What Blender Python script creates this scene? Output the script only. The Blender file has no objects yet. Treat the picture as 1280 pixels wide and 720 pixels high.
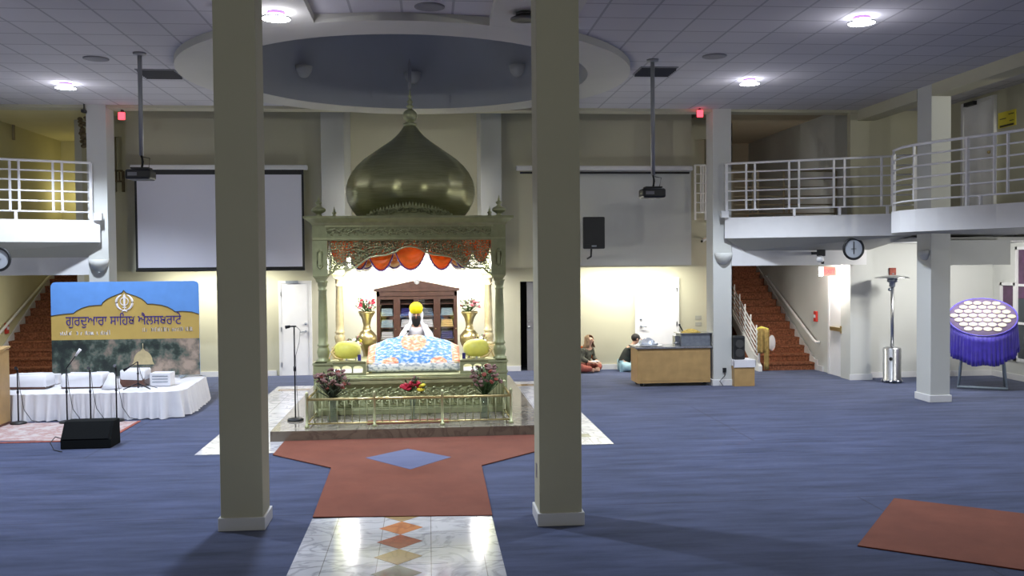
import bpy, bmesh, math, random
from mathutils import Vector, Matrix
random.seed(7)
PI=math.pi
SC=bpy.context.scene; COL=SC.collection
# ------------------------------------------------------------------ camera
F=1150.0; H=2.5
cy,sy=math.cos(.0908),math.sin(.0908); cp,sp=math.cos(-.02686),math.sin(-.02686)
fw=Vector((sy*cp,cy*cp,sp)); r0=Vector((cy,-sy,0)); d0=fw.cross(r0)
cr,sr=math.cos(.0085),math.sin(.0085)
rt=cr*r0+sr*d0; dn=-sr*r0+cr*d0
cam=bpy.data.cameras.new('camera'); co=bpy.data.objects.new('camera',cam); COL.objects.link(co)
cam.sensor_width=36; cam.lens=36*F/1280; cam.clip_end=200
co.matrix_world=Matrix(((rt.x,-dn.x,-fw.x,0),(rt.y,-dn.y,-fw.y,0),(rt.z,-dn.z,-fw.z,H),(0,0,0,1)))
SC.camera=co
def A(px,py,Y):
    v=rt*((px-640)/F)+dn*((py-360)/F)+fw; t=Y/v.y
    return Vector((v.x*t,Y,H+v.z*t))
def G(px,py,z=0.0):
    v=rt*((px-640)/F)+dn*((py-360)/F)+fw; t=(z-H)/v.z
    return Vector((v.x*t,v.y*t,z))
def XX(px,Y,py=330): return A(px,py,Y).x
def ZZ(px,py,Y): return A(px,py,Y).z
AX=-0.28
# ------------------------------------------------------------------ materials
def nt(name):
    m=bpy.data.materials.new(name); m.use_nodes=True; t=m.node_tree; return m,t.nodes,t.links,t.nodes['Principled BSDF']
def mat(name,col,rough=.6,metal=0,noise=.06,scale=6,bump=.0,bscale=60,emit=None,estr=0,coat=0,sheen=0,spec=.5):
    m,n,l,b=nt(name)
    tc=n.new('ShaderNodeTexCoord'); no=n.new('ShaderNodeTexNoise'); no.inputs['Scale'].default_value=scale; no.inputs['Detail'].default_value=4
    l.new(tc.outputs['Object'],no.inputs['Vector'])
    mr=n.new('ShaderNodeMapRange'); mr.inputs['To Min'].default_value=1-noise; mr.inputs['To Max'].default_value=1+noise; mr.inputs['From Min'].default_value=.3; mr.inputs['From Max'].default_value=.7
    l.new(no.outputs['Fac'],mr.inputs['Value'])
    mx=n.new('ShaderNodeVectorMath'); mx.operation='SCALE'; mx.inputs[0].default_value=col[:3]; l.new(mr.outputs[0],mx.inputs['Scale'])
    l.new(mx.outputs[0],b.inputs['Base Color'])
    b.inputs['Roughness'].default_value=rough; b.inputs['Metallic'].default_value=metal
    b.inputs['Specular IOR Level'].default_value=spec
    if coat: b.inputs['Coat Weight'].default_value=coat; b.inputs['Coat Roughness'].default_value=.08
    if sheen: b.inputs['Sheen Weight'].default_value=sheen
    if bump:
        n2=n.new('ShaderNodeTexNoise'); n2.inputs['Scale'].default_value=bscale; n2.inputs['Detail'].default_value=3; l.new(tc.outputs['Object'],n2.inputs['Vector'])
        bp=n.new('ShaderNodeBump'); bp.inputs['Strength'].default_value=bump; bp.inputs['Distance'].default_value=.01
        l.new(n2.outputs['Fac'],bp.inputs['Height']); l.new(bp.outputs[0],b.inputs['Normal'])
    if emit: b.inputs['Emission Color'].default_value=(*emit,1); b.inputs['Emission Strength'].default_value=estr
    return m
def grad(n,l,fac,stops):
    r=n.new('ShaderNodeValToRGB'); e=r.color_ramp.elements
    e[0].position,e[0].color=stops[0][0],(*stops[0][1],1); e[1].position,e[1].color=stops[1][0],(*stops[1][1],1)
    for p,c in stops[2:]:
        q=e.new(p); q.color=(*c,1)
    l.new(fac,r.inputs[0]); return r.outputs[0]
M={}
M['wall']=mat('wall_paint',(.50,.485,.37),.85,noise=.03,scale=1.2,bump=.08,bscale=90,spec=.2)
M['wallw']=mat('pale_paint',(.56,.57,.55),.8,noise=.02,scale=1.2,bump=.05,spec=.2)
M['white']=mat('white_paint',(.68,.68,.69),.5,noise=.02)
M['door']=mat('door_paint',(.76,.76,.78),.45,noise=.02)
M['rail']=mat('rail_paint',(.82,.82,.84),.35,noise=.02)
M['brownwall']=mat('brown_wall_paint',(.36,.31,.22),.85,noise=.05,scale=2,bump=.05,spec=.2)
M['yellowwall']=mat('warm_wall_paint',(.62,.58,.36),.85,noise=.04,scale=1.5,bump=.05,spec=.2)
M['blue_recess']=mat('blue_grey_paint',(.44,.46,.50),.8,noise=.02,scale=2,spec=.2)
M['soffit']=mat('shaded_soffit_tone',(.40,.40,.36),.85,noise=.03,scale=1,spec=.2)  # shade under the balcony slabs, put into a darker colour
M['gypsum']=mat('soffit_paint',(.56,.555,.51),.85,noise=.03,scale=1,spec=.2)
M['bronze']=mat('olive_gold_paint',(.35,.37,.20),.42,metal=.25,noise=.12,scale=9,bump=.05,bscale=30)
M['bronze_lt']=mat('olive_gold_highlight',(.52,.54,.31),.30,metal=.55,noise=.1,scale=9)
M['brass']=mat('brass',(.62,.50,.24),.28,metal=.9,noise=.08)
M['gold_col']=mat('pale_gold_paint',(.62,.52,.30),.4,metal=.3,noise=.1,scale=12)
M['black']=mat('black_plastic',(.012,.013,.015),.5,noise=.1)
M['blackcloth']=mat('black_grille_cloth',(.008,.009,.010),.9,spec=.08)
M['blackm']=mat('black_metal',(.02,.02,.025),.35,metal=.6)
M['steel']=mat('brushed_steel',(.55,.56,.58),.28,metal=1,noise=.06,scale=20)
M['steel_d']=mat('dull_steel',(.30,.33,.38),.4,metal=.7,noise=.12,scale=14)
M['wood']=mat('light_oak',(.42,.27,.11),.45,noise=.12,scale=5)
M['wood_d']=mat('dark_mahogany',(.115,.050,.035),.38,noise=.2,scale=8)
M['orange']=mat('orange_satin',(.92,.29,.04),.42,noise=.1,scale=10,sheen=.3)
def translucent(key,amt):
    m=M[key]; n=m.node_tree.nodes; l=m.node_tree.links; b=n['Principled BSDF']; t=n.new('ShaderNodeBsdfTranslucent'); src=b.inputs['Base Color'].links[0].from_socket; l.new(src,t.inputs[0]); x=n.new('ShaderNodeMixShader'); x.inputs[0].default_value=amt; l.new(b.outputs[0],x.inputs[1]); l.new(t.outputs[0],x.inputs[2]); l.new(x.outputs[0],n['Material Output'].inputs[0])
translucent('orange',.45)
M['cream_satin']=mat('cream_satin',(.85,.62,.25),.45,noise=.06,sheen=.3)
M['yellow']=mat('yellow_satin',(.90,.85,.14),.45,noise=.06,scale=12,bump=.2,bscale=12,sheen=.3)
M['turban']=mat('yellow_cotton',(.90,.72,.0),.7,noise=.05)
M['whitecloth']=mat('white_cloth',(.70,.70,.75),.8,noise=.03,bump=.12,bscale=14,sheen=.2)
M['skin']=mat('skin',(.56,.33,.23),.5,noise=.05)
M['hair']=mat('black_hair',(.015,.012,.012),.7,noise=.3,scale=40,bump=.5,bscale=90)
M['darkjacket']=mat('dark_green_jacket',(.025,.03,.025),.8,noise=.3,scale=12)
M['rust']=mat('rust_red_cloth',(.28,.07,.05),.8,noise=.35,scale=14)
M['camo']=mat('olive_patterned_cloth',(.075,.075,.055),.8,noise=.8,scale=10)
M['ltblue']=mat('light_blue_cloth',(.35,.55,.62),.8,noise=.2)
M['headscarf']=mat('tan_scarf_cloth',(.28,.18,.10),.8,noise=.4,scale=12)
M['purple']=mat('purple_satin',(.05,.03,.42),.42,noise=.2,scale=8,sheen=.4)
M['navycloth']=mat('navy_cloth',(.035,.03,.20),.6,noise=.3)
M['tealcloth']=mat('pale_blue_cloth',(.40,.52,.60),.7,noise=.15)
M['pinkcloth']=mat('pink_cloth',(.62,.35,.33),.7,noise=.3)
M['greycloth']=mat('slate_cloth',(.12,.15,.19),.7,noise=.2)
M['redp']=mat('red_plastic',(.55,.04,.03),.4)
M['redglow']=mat('lit_red_sign',(.8,.08,.06),.4,emit=(1,.05,.08),estr=3.2)
M['exitface']=mat('lit_exit_sign_face',(.9,.3,.25),.4,emit=(1,.16,.12),estr=1.1)
M['whiteglow']=mat('lamp_glass',(1,1,1),.4,emit=(.93,.95,1),estr=14)
M['purpleglow']=mat('lamp_fringe_glow',(.2,.1,.6),.3,emit=(.22,.08,1),estr=1.2)  # purple glow imitates the lens's colour fringe at lit lamps
M['canopyglow']=mat('canopy_lamp_glass',(1,1,1),.4,emit=(1,.95,.88),estr=60)
M['lampoff']=mat('unlit_lamp',(.03,.03,.035),.3)
M['grille']=mat('grille_grey',(.20,.20,.22),.6)
M['grille_d']=mat('vent_dark',(.045,.045,.045),.6)
M['pole']=mat('pole_grey',(.30,.31,.33),.45,metal=.3)
M['leaf']=mat('leaf_green',(.05,.11,.03),.6,noise=.4,scale=20)
M['leaf_d']=mat('dark_stems',(.035,.05,.025),.7,noise=.4,scale=20)
M['mauve']=mat('mauve_dried_petals',(.25,.14,.13),.8,noise=.4,scale=30)
M['redfl']=mat('crimson_petals',(.50,.01,.04),.6,noise=.3,scale=30)
M['yelfl']=mat('yellow_petals',(.85,.70,.05),.6,noise=.2,scale=30)
M['pinkfl']=mat('pink_petals',(.75,.20,.25),.6,noise=.3,scale=30)
M['whitefl']=mat('white_petals',(.80,.78,.70),.6,noise=.2,scale=30)
M['yellowsign']=mat('yellow_paper',(.72,.62,.05),.6)
M['darkink']=mat('dark_ink',(.05,.04,.02),.6)
M['navyink']=mat('navy_ink',(.035,.02,.22),.6)
M['whiteink']=mat('white_ink',(.85,.83,.88),.6)
M['paleink']=mat('faded_ink',(.62,.58,.56),.6)
M['mustard']=mat('mustard_print',(.53,.37,.10),.6,noise=.03)
M['skyprint']=mat('sky_blue_print',(.13,.33,.78),.6,noise=.04)
M['screen']=mat('projection_fabric',(.62,.63,.74),.8,noise=.015,scale=1)
M['towel']=mat('yellow_towel_cloth',(.38,.27,.09),.9,noise=.3,scale=14,bump=.3,bscale=40)
M['foil']=mat('crumpled_plastic',(.62,.66,.74),.25,metal=.4,noise=.2,bump=.8,bscale=30)
M['food']=mat('yellow_food',(.60,.42,.10),.6,noise=.4,scale=30,bump=.6,bscale=60)
M['teal']=mat('plate_grey',(.35,.35,.30),.5)
M['framegrey']=mat('blue_grey_frame',(.30,.36,.42),.5)
M['brownish']=mat('brown_ornament',(.12,.09,.05),.7,noise=.4,scale=10)
M['counter']=mat('grey_counter',(.20,.20,.22),.3,noise=.3,scale=30)
M['clockface']=mat('clock_face',(.50,.54,.60),.3)
# carpet blue
def carpet(name,c1,c2,stretch=(1,6,1),seam=.62):
    m,n,l,b=nt(name); tc=n.new('ShaderNodeTexCoord'); mp=n.new('ShaderNodeMapping'); mp.inputs['Scale'].default_value=(stretch[0],stretch[1],stretch[2]); mp.inputs['Rotation'].default_value=(0,0,.55)
    l.new(tc.outputs['Object'],mp.inputs[0]); a=n.new('ShaderNodeTexNoise'); a.inputs['Scale'].default_value=.8; a.inputs['Detail'].default_value=9; a.inputs['Roughness'].default_value=.68; l.new(mp.outputs[0],a.inputs['Vector'])
    cc=grad(n,l,a.outputs['Fac'],[(.33,c1),(.68,c2)])
    f=n.new('ShaderNodeTexNoise'); f.inputs['Scale'].default_value=160; l.new(tc.outputs['Object'],f.inputs['Vector'])
    # broadloom seams
    br=n.new('ShaderNodeTexBrick'); br.inputs['Scale'].default_value=1; br.inputs['Brick Width'].default_value=9; br.inputs['Row Height'].default_value=3.1; br.inputs['Mortar Size'].default_value=.012; br.inputs['Color1'].default_value=br.inputs['Color2'].default_value=(1,1,1,1); br.inputs['Mortar'].default_value=(seam,seam,seam,1)
    l.new(tc.outputs['Object'],br.inputs['Vector'])
    mu=n.new('ShaderNodeMix'); mu.data_type='RGBA'; mu.blend_type='MULTIPLY'; mu.inputs[0].default_value=1; l.new(cc,mu.inputs[6]); l.new(br.outputs['Color'],mu.inputs[7]); l.new(mu.outputs[2],b.inputs['Base Color'])
    bp=n.new('ShaderNodeBump'); bp.inputs['Strength'].default_value=.25; bp.inputs['Distance'].default_value=.01; l.new(f.outputs['Fac'],bp.inputs['Height']); l.new(bp.outputs[0],b.inputs['Normal'])
    b.inputs['Roughness'].default_value=.92; b.inputs['Specular IOR Level'].default_value=.15; b.inputs['Sheen Weight'].default_value=.15
    return m
M['carpet']=carpet('blue_carpet',(.018,.030,.074),(.068,.086,.180))
M['carpet_b2']=carpet('dusty_blue_carpet',(.09,.11,.22),(.13,.15,.27),(1,6,1),1)
M['carpet_o']=carpet('orange_carpet',(.15,.036,.019),(.205,.056,.030),(2,2,1),1)
M['carpet_s']=mat('stair_carpet',(.25,.10,.055),.95,noise=.5,scale=26,bump=.3,bscale=80,spec=.1)
def marble(name,base,vein,tint,rough=.09,tile=.45,mort=(.45,.42,.40)):
    m,n,l,b=nt(name); tc=n.new('ShaderNodeTexCoord')
    a=n.new('ShaderNodeTexNoise'); a.inputs['Scale'].default_value=2.2; a.inputs['Detail'].default_value=8; a.inputs['Distortion'].default_value=1.6; l.new(tc.outputs['Object'],a.inputs['Vector'])
    cc=grad(n,l,a.outputs['Fac'],[(.0,base),(.44,base),(.5,vein),(.56,base),(1,tint)])
    br=n.new('ShaderNodeTexBrick'); br.offset=0; br.inputs['Scale'].default_value=1; br.inputs['Brick Width'].default_value=tile; br.inputs['Row Height'].default_value=tile; br.inputs['Mortar Size'].default_value=.004; br.inputs['Color1'].default_value=(1,1,1,1); br.inputs['Color2'].default_value=(.92,.92,.93,1); br.inputs['Mortar'].default_value=(*mort,1)
    l.new(tc.outputs['Object'],br.inputs['Vector'])
    mu=n.new('ShaderNodeMix'); mu.data_type='RGBA'; mu.blend_type='MULTIPLY'; mu.inputs[0].default_value=1; l.new(cc,mu.inputs[6]); l.new(br.outputs['Color'],mu.inputs[7]); l.new(mu.outputs[2],b.inputs['Base Color'])
    b.inputs['Roughness'].default_value=rough; b.inputs['Specular IOR Level'].default_value=.6
    return m
M['marble']=marble('white_marble',(.66,.66,.70),(.42,.42,.46),(.60,.58,.60))
M['marble_or']=marble('orange_marble',(.62,.22,.08),(.45,.14,.05),(.65,.26,.1),tile=9)
M['marble_red']=marble('red_marble',(.42,.10,.06),(.30,.07,.05),(.46,.13,.08),tile=9)
M['marble_gold']=marble('tan_marble',(.45,.30,.14),(.34,.22,.1),(.48,.33,.16),tile=9)
M['marble_grn']=marble('grey_green_marble',(.25,.26,.20),(.2,.2,.16),(.28,.3,.23),tile=9)
M['platform']=marble('brown_stone_tile',(.30,.27,.225),(.21,.185,.16),(.35,.31,.26),rough=.07,tile=.44,mort=(.55,.5,.45))
# ceiling tiles
def ceiltile():
    m,n,l,b=nt('ceiling_tile'); tc=n.new('ShaderNodeTexCoord')
    mp=n.new('ShaderNodeMapping'); mp.inputs['Location'].default_value=(.28,.2,0); l.new(tc.outputs['Object'],mp.inputs[0])
    br=n.new('ShaderNodeTexBrick'); br.offset=0; br.inputs['Scale'].default_value=1; br.inputs['Brick Width'].default_value=.61; br.inputs['Row Height'].default_value=.61; br.inputs['Mortar Size'].default_value=.016; br.inputs['Color1'].default_value=(.54,.535,.56,1); br.inputs['Color2'].default_value=(.51,.505,.53,1); br.inputs['Mortar'].default_value=(.35,.35,.37,1)
    l.new(mp.outputs[0],br.inputs['Vector'])
    l.new(br.outputs['Color'],b.inputs['Base Color']); b.inputs['Roughness'].default_value=.9; b.inputs['Specular IOR Level'].default_value=.1
    a=n.new('ShaderNodeTexNoise'); a.inputs['Scale'].default_value=120; l.new(tc.outputs['Object'],a.inputs['Vector'])
    bp=n.new('ShaderNodeBump'); bp.inputs['Strength'].default_value=.2; bp.inputs['Distance'].default_value=.005; l.new(a.outputs['Fac'],bp.inputs['Height']); l.new(bp.outputs[0],b.inputs['Normal'])
    return m
M['ceil']=ceiltile()
def rampmat(name,texnode,scale,stops,rough=.7,detail=6,coord='Object',bump=0,metal=0):
    m,n,l,b=nt(name); tc=n.new('ShaderNodeTexCoord'); a=n.new(texnode); a.inputs['Scale'].default_value=scale
    if texnode=='ShaderNodeTexNoise': a.inputs['Detail'].default_value=detail; a.inputs['Roughness'].default_value=.65
    l.new(tc.outputs[coord],a.inputs['Vector']); out=a.outputs['Distance'] if texnode=='ShaderNodeTexVoronoi' else a.outputs['Fac']
    l.new(grad(n,l,out,stops),b.inputs['Base Color']); b.inputs['Roughness'].default_value=rough; b.inputs['Metallic'].default_value=metal
    if bump:
        bp=n.new('ShaderNodeBump'); bp.inputs['Strength'].default_value=bump; bp.inputs['Distance'].default_value=.02; l.new(out,bp.inputs['Height']); l.new(bp.outputs[0],b.inputs['Normal'])
    return m
M['hills']=rampmat('wooded_hillside_print','ShaderNodeTexNoise',3.4,[(.40,(.010,.022,.020)),(.48,(.045,.08,.06)),(.54,(.12,.13,.11)),(.62,(.34,.26,.20))],detail=9)
def hillmat():
    m,n,l,b=nt('wooded_hillside_print'); tc=n.new('ShaderNodeTexCoord'); a=n.new('ShaderNodeTexNoise'); a.inputs['Scale'].default_value=2.9; a.inputs['Detail'].default_value=7; a.inputs['Roughness'].default_value=.6; l.new(tc.outputs['Object'],a.inputs['Vector'])
    sx=n.new('ShaderNodeSeparateXYZ'); l.new(tc.outputs['Object'],sx.inputs[0]); q=n.new('ShaderNodeMath'); q.operation='MULTIPLY_ADD'; q.inputs[1].default_value=.055; l.new(sx.outputs[0],q.inputs[0]); l.new(a.outputs['Fac'],q.inputs[2])
    l.new(grad(n,l,q.outputs[0],[(.38,(.012,.020,.020)),(.46,(.035,.055,.045)),(.50,(.09,.12,.10)),(.56,(.20,.17,.14)),(.66,(.40,.31,.25))]),b.inputs['Base Color']); b.inputs['Roughness'].default_value=.6; return m
M['hills']=hillmat()
M['rug']=rampmat('beige_red_rug','ShaderNodeTexNoise',4.5,[(.40,(.46,.42,.42)),(.50,(.40,.30,.30)),(.56,(.34,.20,.19)),(.64,(.45,.41,.41))],rough=.95,detail=8)
M['relief']=rampmat('olive_gold_relief','ShaderNodeTexNoise',11,[(.40,(.22,.24,.12)),(.50,(.36,.39,.20)),(.60,(.50,.54,.32))],rough=.4,bump=1,metal=.4)
M['mauveink']=mat('dusky_mauve_brocade',(.16,.12,.22),.5)
M['goldprint']=mat('pale_gold_brocade',(.52,.48,.34),.3,noise=.1,metal=.2)
M['tablepattern']=rampmat('scalloped_brocade','ShaderNodeTexVoronoi',8.5,[(.40,(.80,.72,.42)),(.46,(.62,.55,.40)),(.50,(.10,.06,.20)),(.7,(.12,.07,.25))],rough=.35)
def domemat():
    m,n,l,b=nt('brushed_olive_gold'); tc=n.new('ShaderNodeTexCoord'); mp=n.new('ShaderNodeMapping'); mp.inputs['Scale'].default_value=(3,3,70); l.new(tc.outputs['Object'],mp.inputs[0])
    a=n.new('ShaderNodeTexNoise'); a.inputs['Scale'].default_value=1; a.inputs['Detail'].default_value=2; l.new(mp.outputs[0],a.inputs['Vector'])
    l.new(grad(n,l,a.outputs['Fac'],[(.3,(.42,.42,.22)),(.7,(.54,.54,.30))]),b.inputs['Base Color']); b.inputs['Metallic'].default_value=.85; b.inputs['Roughness'].default_value=.32
    return m
M['dome']=domemat()
def pane(name):
    m,n,l,b=nt(name); g=n.new('ShaderNodeBsdfGlossy'); g.inputs['Roughness'].default_value=.03; t=n.new('ShaderNodeBsdfTransparent'); x=n.new('ShaderNodeMixShader'); x.inputs[0].default_value=.06; l.new(t.outputs[0],x.inputs[1]); l.new(g.outputs[0],x.inputs[2]); l.new(x.outputs[0],n['Material Output'].inputs[0]); return m
def glass(name,col=(.9,.95,1),alpha=.15,rough=.03):
    m,n,l,b=nt(name); b.inputs['Base Color'].default_value=(*col,1); b.inputs['Roughness'].default_value=rough
    t=n.new('ShaderNodeBsdfTransparent'); x=n.new('ShaderNodeMixShader'); x.inputs[0].default_value=alpha; l.new(t.outputs[0],x.inputs[1]); l.new(b.outputs[0],x.inputs[2]); l.new(x.outputs[0],n['Material Output'].inputs[0]); return m
M['glass']=pane('clear_glass'); M['vaseglass']=glass('vase_glass',(.16,.2,.13),.45)
M['winglass']=mat('dark_window_glass',(.02,.03,.04),.06,noise=.3,spec=.8)
M['winglass2']=mat('purple_reflection_window_glass',(.07,.02,.07),.06,noise=.3,spec=.8)  # purple reflection in the upper panes, put into the glass colour
def clothmat():
    # blue brocade with orange ends, a centre rosette and two half rosettes on the hem (from UV)
    m,n,l,b=nt('blue_orange_brocade'); tc=n.new('ShaderNodeTexCoord'); sx=n.new('ShaderNodeSeparateXYZ'); l.new(tc.outputs['UV'],sx.inputs[0])
    v=n.new('ShaderNodeTexNoise'); v.inputs['Scale'].default_value=22; v.inputs['Detail'].default_value=4; l.new(tc.outputs['UV'],v.inputs['Vector'])
    blue=grad(n,l,v.outputs['Fac'],[(.40,(.03,.18,.58)),(.50,(.08,.34,.70)),(.60,(.55,.62,.70))])
    org=grad(n,l,v.outputs['Fac'],[(.40,(.75,.18,.08)),(.52,(.85,.40,.20)),(.62,(.85,.70,.55))])
    wht=grad(n,l,v.outputs['Fac'],[(.42,(.40,.45,.50)),(.5,(.85,.85,.82))])
    def mth(op,a,bb=None,c=None):
        q=n.new('ShaderNodeMath'); q.operation=op
        for i,w in enumerate((a,bb,c)):
            if w is None: continue
            if isinstance(w,(int,float)): q.inputs[i].default_value=w
            else: l.new(w,q.inputs[i])
        return q.outputs[0]
    def circ(cx,cyy,r,ax=1,ay=1):
        dx=mth('MULTIPLY',mth('SUBTRACT',sx.outputs[0],cx),ax); dy=mth('MULTIPLY',mth('SUBTRACT',sx.outputs[1],cyy),ay)
        return mth('LESS_THAN',mth('ADD',mth('MULTIPLY',dx,dx),mth('MULTIPLY',dy,dy)),r*r)
    def mix(f,a,bb):
        q=n.new('ShaderNodeMix'); q.data_type='RGBA'; l.new(f,q.inputs[0]); l.new(a,q.inputs[6]); l.new(bb,q.inputs[7]); return q.outputs[2]
    edge=mth('GREATER_THAN',mth('ABSOLUTE',mth('SUBTRACT',sx.outputs[0],.5)),.415)
    msk=mth('MAXIMUM',mth('MAXIMUM',edge,circ(.5,.62,.14,1,.62)),mth('MAXIMUM',circ(.25,.16,.09,1,.7),circ(.77,.16,.09,1,.7)))
    c=mix(msk,blue,org); c=mix(mth('LESS_THAN',sx.outputs[1],.15),c,wht)
    l.new(c,b.inputs['Base Color']); b.inputs['Roughness'].default_value=.5; b.inputs['Sheen Weight'].default_value=.2
    return m
M['rumala']=clothmat()
# ------------------------------------------------------------------ mesh helpers
def B(): return bmesh.new()
def box(bm,x0,x1,y0,y1,z0,z1,mi=0):
    vs=[bm.verts.new(p) for p in ((x0,y0,z0),(x1,y0,z0),(x1,y1,z0),(x0,y1,z0),(x0,y0,z1),(x1,y0,z1),(x1,y1,z1),(x0,y1,z1))]
    for f in ((3,2,1,0),(4,5,6,7),(0,1,5,4),(1,2,6,5),(2,3,7,6),(3,0,4,7)):
        bm.faces.new([vs[i] for i in f]).material_index=mi
def prism(bm,pts,z0,z1,mi=0):
    a=[bm.verts.new((p[0],p[1],z0)) for p in pts]; b=[bm.verts.new((p[0],p[1],z1)) for p in pts]; n=len(pts)
    try:
        bm.faces.new(a[::-1]).material_index=mi; bm.faces.new(b).material_index=mi
        for i in range(n): bm.faces.new((a[i],a[(i+1)%n],b[(i+1)%n],b[i])).material_index=mi
    except ValueError: pass
def prismY(bm,pts,y0,y1,mi=0):   # polygon in XZ
    a=[bm.verts.new((p[0],y0,p[1])) for p in pts]; b=[bm.verts.new((p[0],y1,p[1])) for p in pts]; n=len(pts)
    bm.faces.new(a).material_index=mi; bm.faces.new(b[::-1]).material_index=mi
    for i in range(n): bm.faces.new((a[(i+1)%n],a[i],b[i],b[(i+1)%n])).material_index=mi
def prismX(bm,pts,x0,x1,mi=0):   # polygon in YZ
    a=[bm.verts.new((x0,p[0],p[1])) for p in pts]; b=[bm.verts.new((x1,p[0],p[1])) for p in pts]; n=len(pts)
    bm.faces.new(a[::-1]).material_index=mi; bm.faces.new(b).material_index=mi
    for i in range(n): bm.faces.new((a[i],a[(i+1)%n],b[(i+1)%n],b[i])).material_index=mi
def lathe(bm,prof,cx=0,cyy=0,cz=0,n=24,a0=0,a1=2*PI,sx=1,sy=1,mi=0,smooth=True,flute=0,nf=0,cap=True):
    full=abs(a1-a0-2*PI)<1e-6; k=n if full else n+1; rows=[]
    for r,z in prof:
        row=[]
        for i in range(k):
            a=a0+(a1-a0)*i/n; rr=r*(1+flute*abs(math.sin(nf*a/2))) if flute else r
            row.append(bm.verts.new((cx+rr*math.cos(a)*sx,cyy+rr*math.sin(a)*sy,cz+z)))
        rows.append(row)
    for j in range(len(rows)-1):
        for i in range(n if full else n):
            i2=(i+1)%k
            try: f=bm.faces.new((rows[j][i],rows[j][i2],rows[j+1][i2],rows[j+1][i])); f.smooth=smooth; f.material_index=mi
            except ValueError: pass
    if full and cap:
        for row,fl in ((rows[0],True),(rows[-1],False)):
            try: f=bm.faces.new(row[::-1] if fl else row); f.material_index=mi
            except ValueError: pass
def tube(bm,pts,r,n=8,mi=0,smooth=True,cap=True):
    pts=[Vector(p) for p in pts]; rings=[]; m=len(pts)
    for i,p in enumerate(pts):
        d=(pts[min(i+1,m-1)]-pts[max(i-1,0)])
        if d.length<1e-9: d=Vector((0,0,1))
        d.normalize(); u=d.cross(Vector((0,0,1)))
        if u.length<.05: u=d.cross(Vector((0,1,0)))
        u.normalize(); w=d.cross(u); rr=r[i] if isinstance(r,(list,tuple)) else r
        rings.append([bm.verts.new(p+(u*math.cos(2*PI*k/n)+w*math.sin(2*PI*k/n))*rr) for k in range(n)])
    for i in range(m-1):
        for k in range(n):
            f=bm.faces.new((rings[i][k],rings[i][(k+1)%n],rings[i+1][(k+1)%n],rings[i+1][k])); f.smooth=smooth; f.material_index=mi
    if cap:
        bm.faces.new(rings[0][::-1]).material_index=mi; bm.faces.new(rings[-1]).material_index=mi
def ball(bm,c,r,sx=1,sy=1,sz=1,n=12,mi=0):
    prof=[(r*math.sin(PI*i/8)*1.0+1e-4,-r*sz*math.cos(PI*i/8)) for i in range(9)]
    lathe(bm,prof,c[0],c[1],c[2],n=n,sx=sx,sy=sy,mi=mi)
def O(name,bm,m,parent=None,loc=None,rz=0,bevel=0,**kw):
    bmesh.ops.recalc_face_normals(bm,faces=bm.faces)
    me=bpy.data.meshes.new(name); bm.to_mesh(me); bm.free()
    for x in (m if isinstance(m,(list,tuple)) else [m]): me.materials.append(M[x])
    o=bpy.data.objects.new(name,me); COL.objects.link(o)
    if parent: o.parent=parent
    if loc is not None: o.location=loc
    o.rotation_euler=(0,0,rz)
    if bevel:
        bv=o.modifiers.new('bevel','BEVEL'); bv.width=bevel; bv.segments=2; bv.limit_method='ANGLE'
    for k,v in kw.items(): o[k]=v
    return o
def S(name,bm,m,parent=None,**k):
    o=O(name,bm,m,parent,**k)
    if not parent: o['kind']='structure'
    return o
def tag(o,label,cat,group=None):
    o['label']=label; o['category']=cat
    if group: o['group']=group
    return o
def T(name,label,cat,loc=(0,0,0),rz=0,group=None):
    o=bpy.data.objects.new(name,None); COL.objects.link(o); o.location=loc; o.rotation_euler=(0,0,rz); o.empty_display_size=.1
    return tag(o,label,cat,group)
def dup(root,loc,rz=0,label=None,group=None,rot=None,scale=None):
    r=root.copy(); COL.objects.link(r); r.location=loc; r.rotation_euler=rot if rot else (0,0,rz)
    if scale: r.scale=scale
    if label: r['label']=label
    if group: r['group']=group
    for ch in list(root.children):
        c=ch.copy(); COL.objects.link(c); c.parent=r
        for g in list(ch.children):
            d=g.copy(); COL.objects.link(d); d.parent=c
    return r
def cp(o,loc,rot=None,scale=None):
    c=o.copy(); COL.objects.link(c); c.location=loc
    if rot: c.rotation_euler=rot
    if scale: c.scale=scale
    return c
CZ=5.55      # ceiling height
WY=21.2      # back wall
BY=19.6      # boxed out upper wall
CYP=18.0     # plane of the rear columns
# ------------------------------------------------------------------ floor
bm=B(); box(bm,-14,14,-6,28,-.1,0); fl=S('floor',bm,'carpet')
bm=B()   # marble path towards the viewer, with a chain of inlaid diamonds
box(bm,-1.16,.60,4.5,9.12,.0,.006)
cols=[3,1,2,3,4]
y=9.0; k=0
tri=[(AX-.2,9.118),(AX+.2,9.118),(AX,8.91)]; prism(bm,tri,.006,.008,3)
y=8.70; seq=[1,2,3,4,3,1,2,3,4]
for k,c in enumerate(seq):
    yc=8.70-k*.43
    prism(bm,[(AX-.205,yc),(AX,yc-.213),(AX+.205,yc),(AX,yc+.213)],.006,.008,c)
    for s in (-1,1):
        prism(bm,[(AX+s*.215,yc-.013-.213),(AX+s*.42,yc-.213),(AX+s*.215,yc-.213+.205),(AX+s*.008,yc-.213)][::(1 if s>0 else -1)],.006,.0075,5)
S('marble_path',bm,['marble','marble_or','marble_red','marble_gold','marble_grn','marble'],fl)
bm=B(); box(bm,-3.1,2.52,12.42,19.25,0,.006)
box(bm,-3.0,2.42,18.55,18.8,.006,.0075,1); box(bm,1.72,2.3,12.95,13.2,.006,.0075,2)
for s in (-1,1): box(bm,min(AX+s*1.95,AX+s*2.3),max(AX+s*1.95,AX+s*2.3),13.6,18.3,.006,.0075,3)
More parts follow.
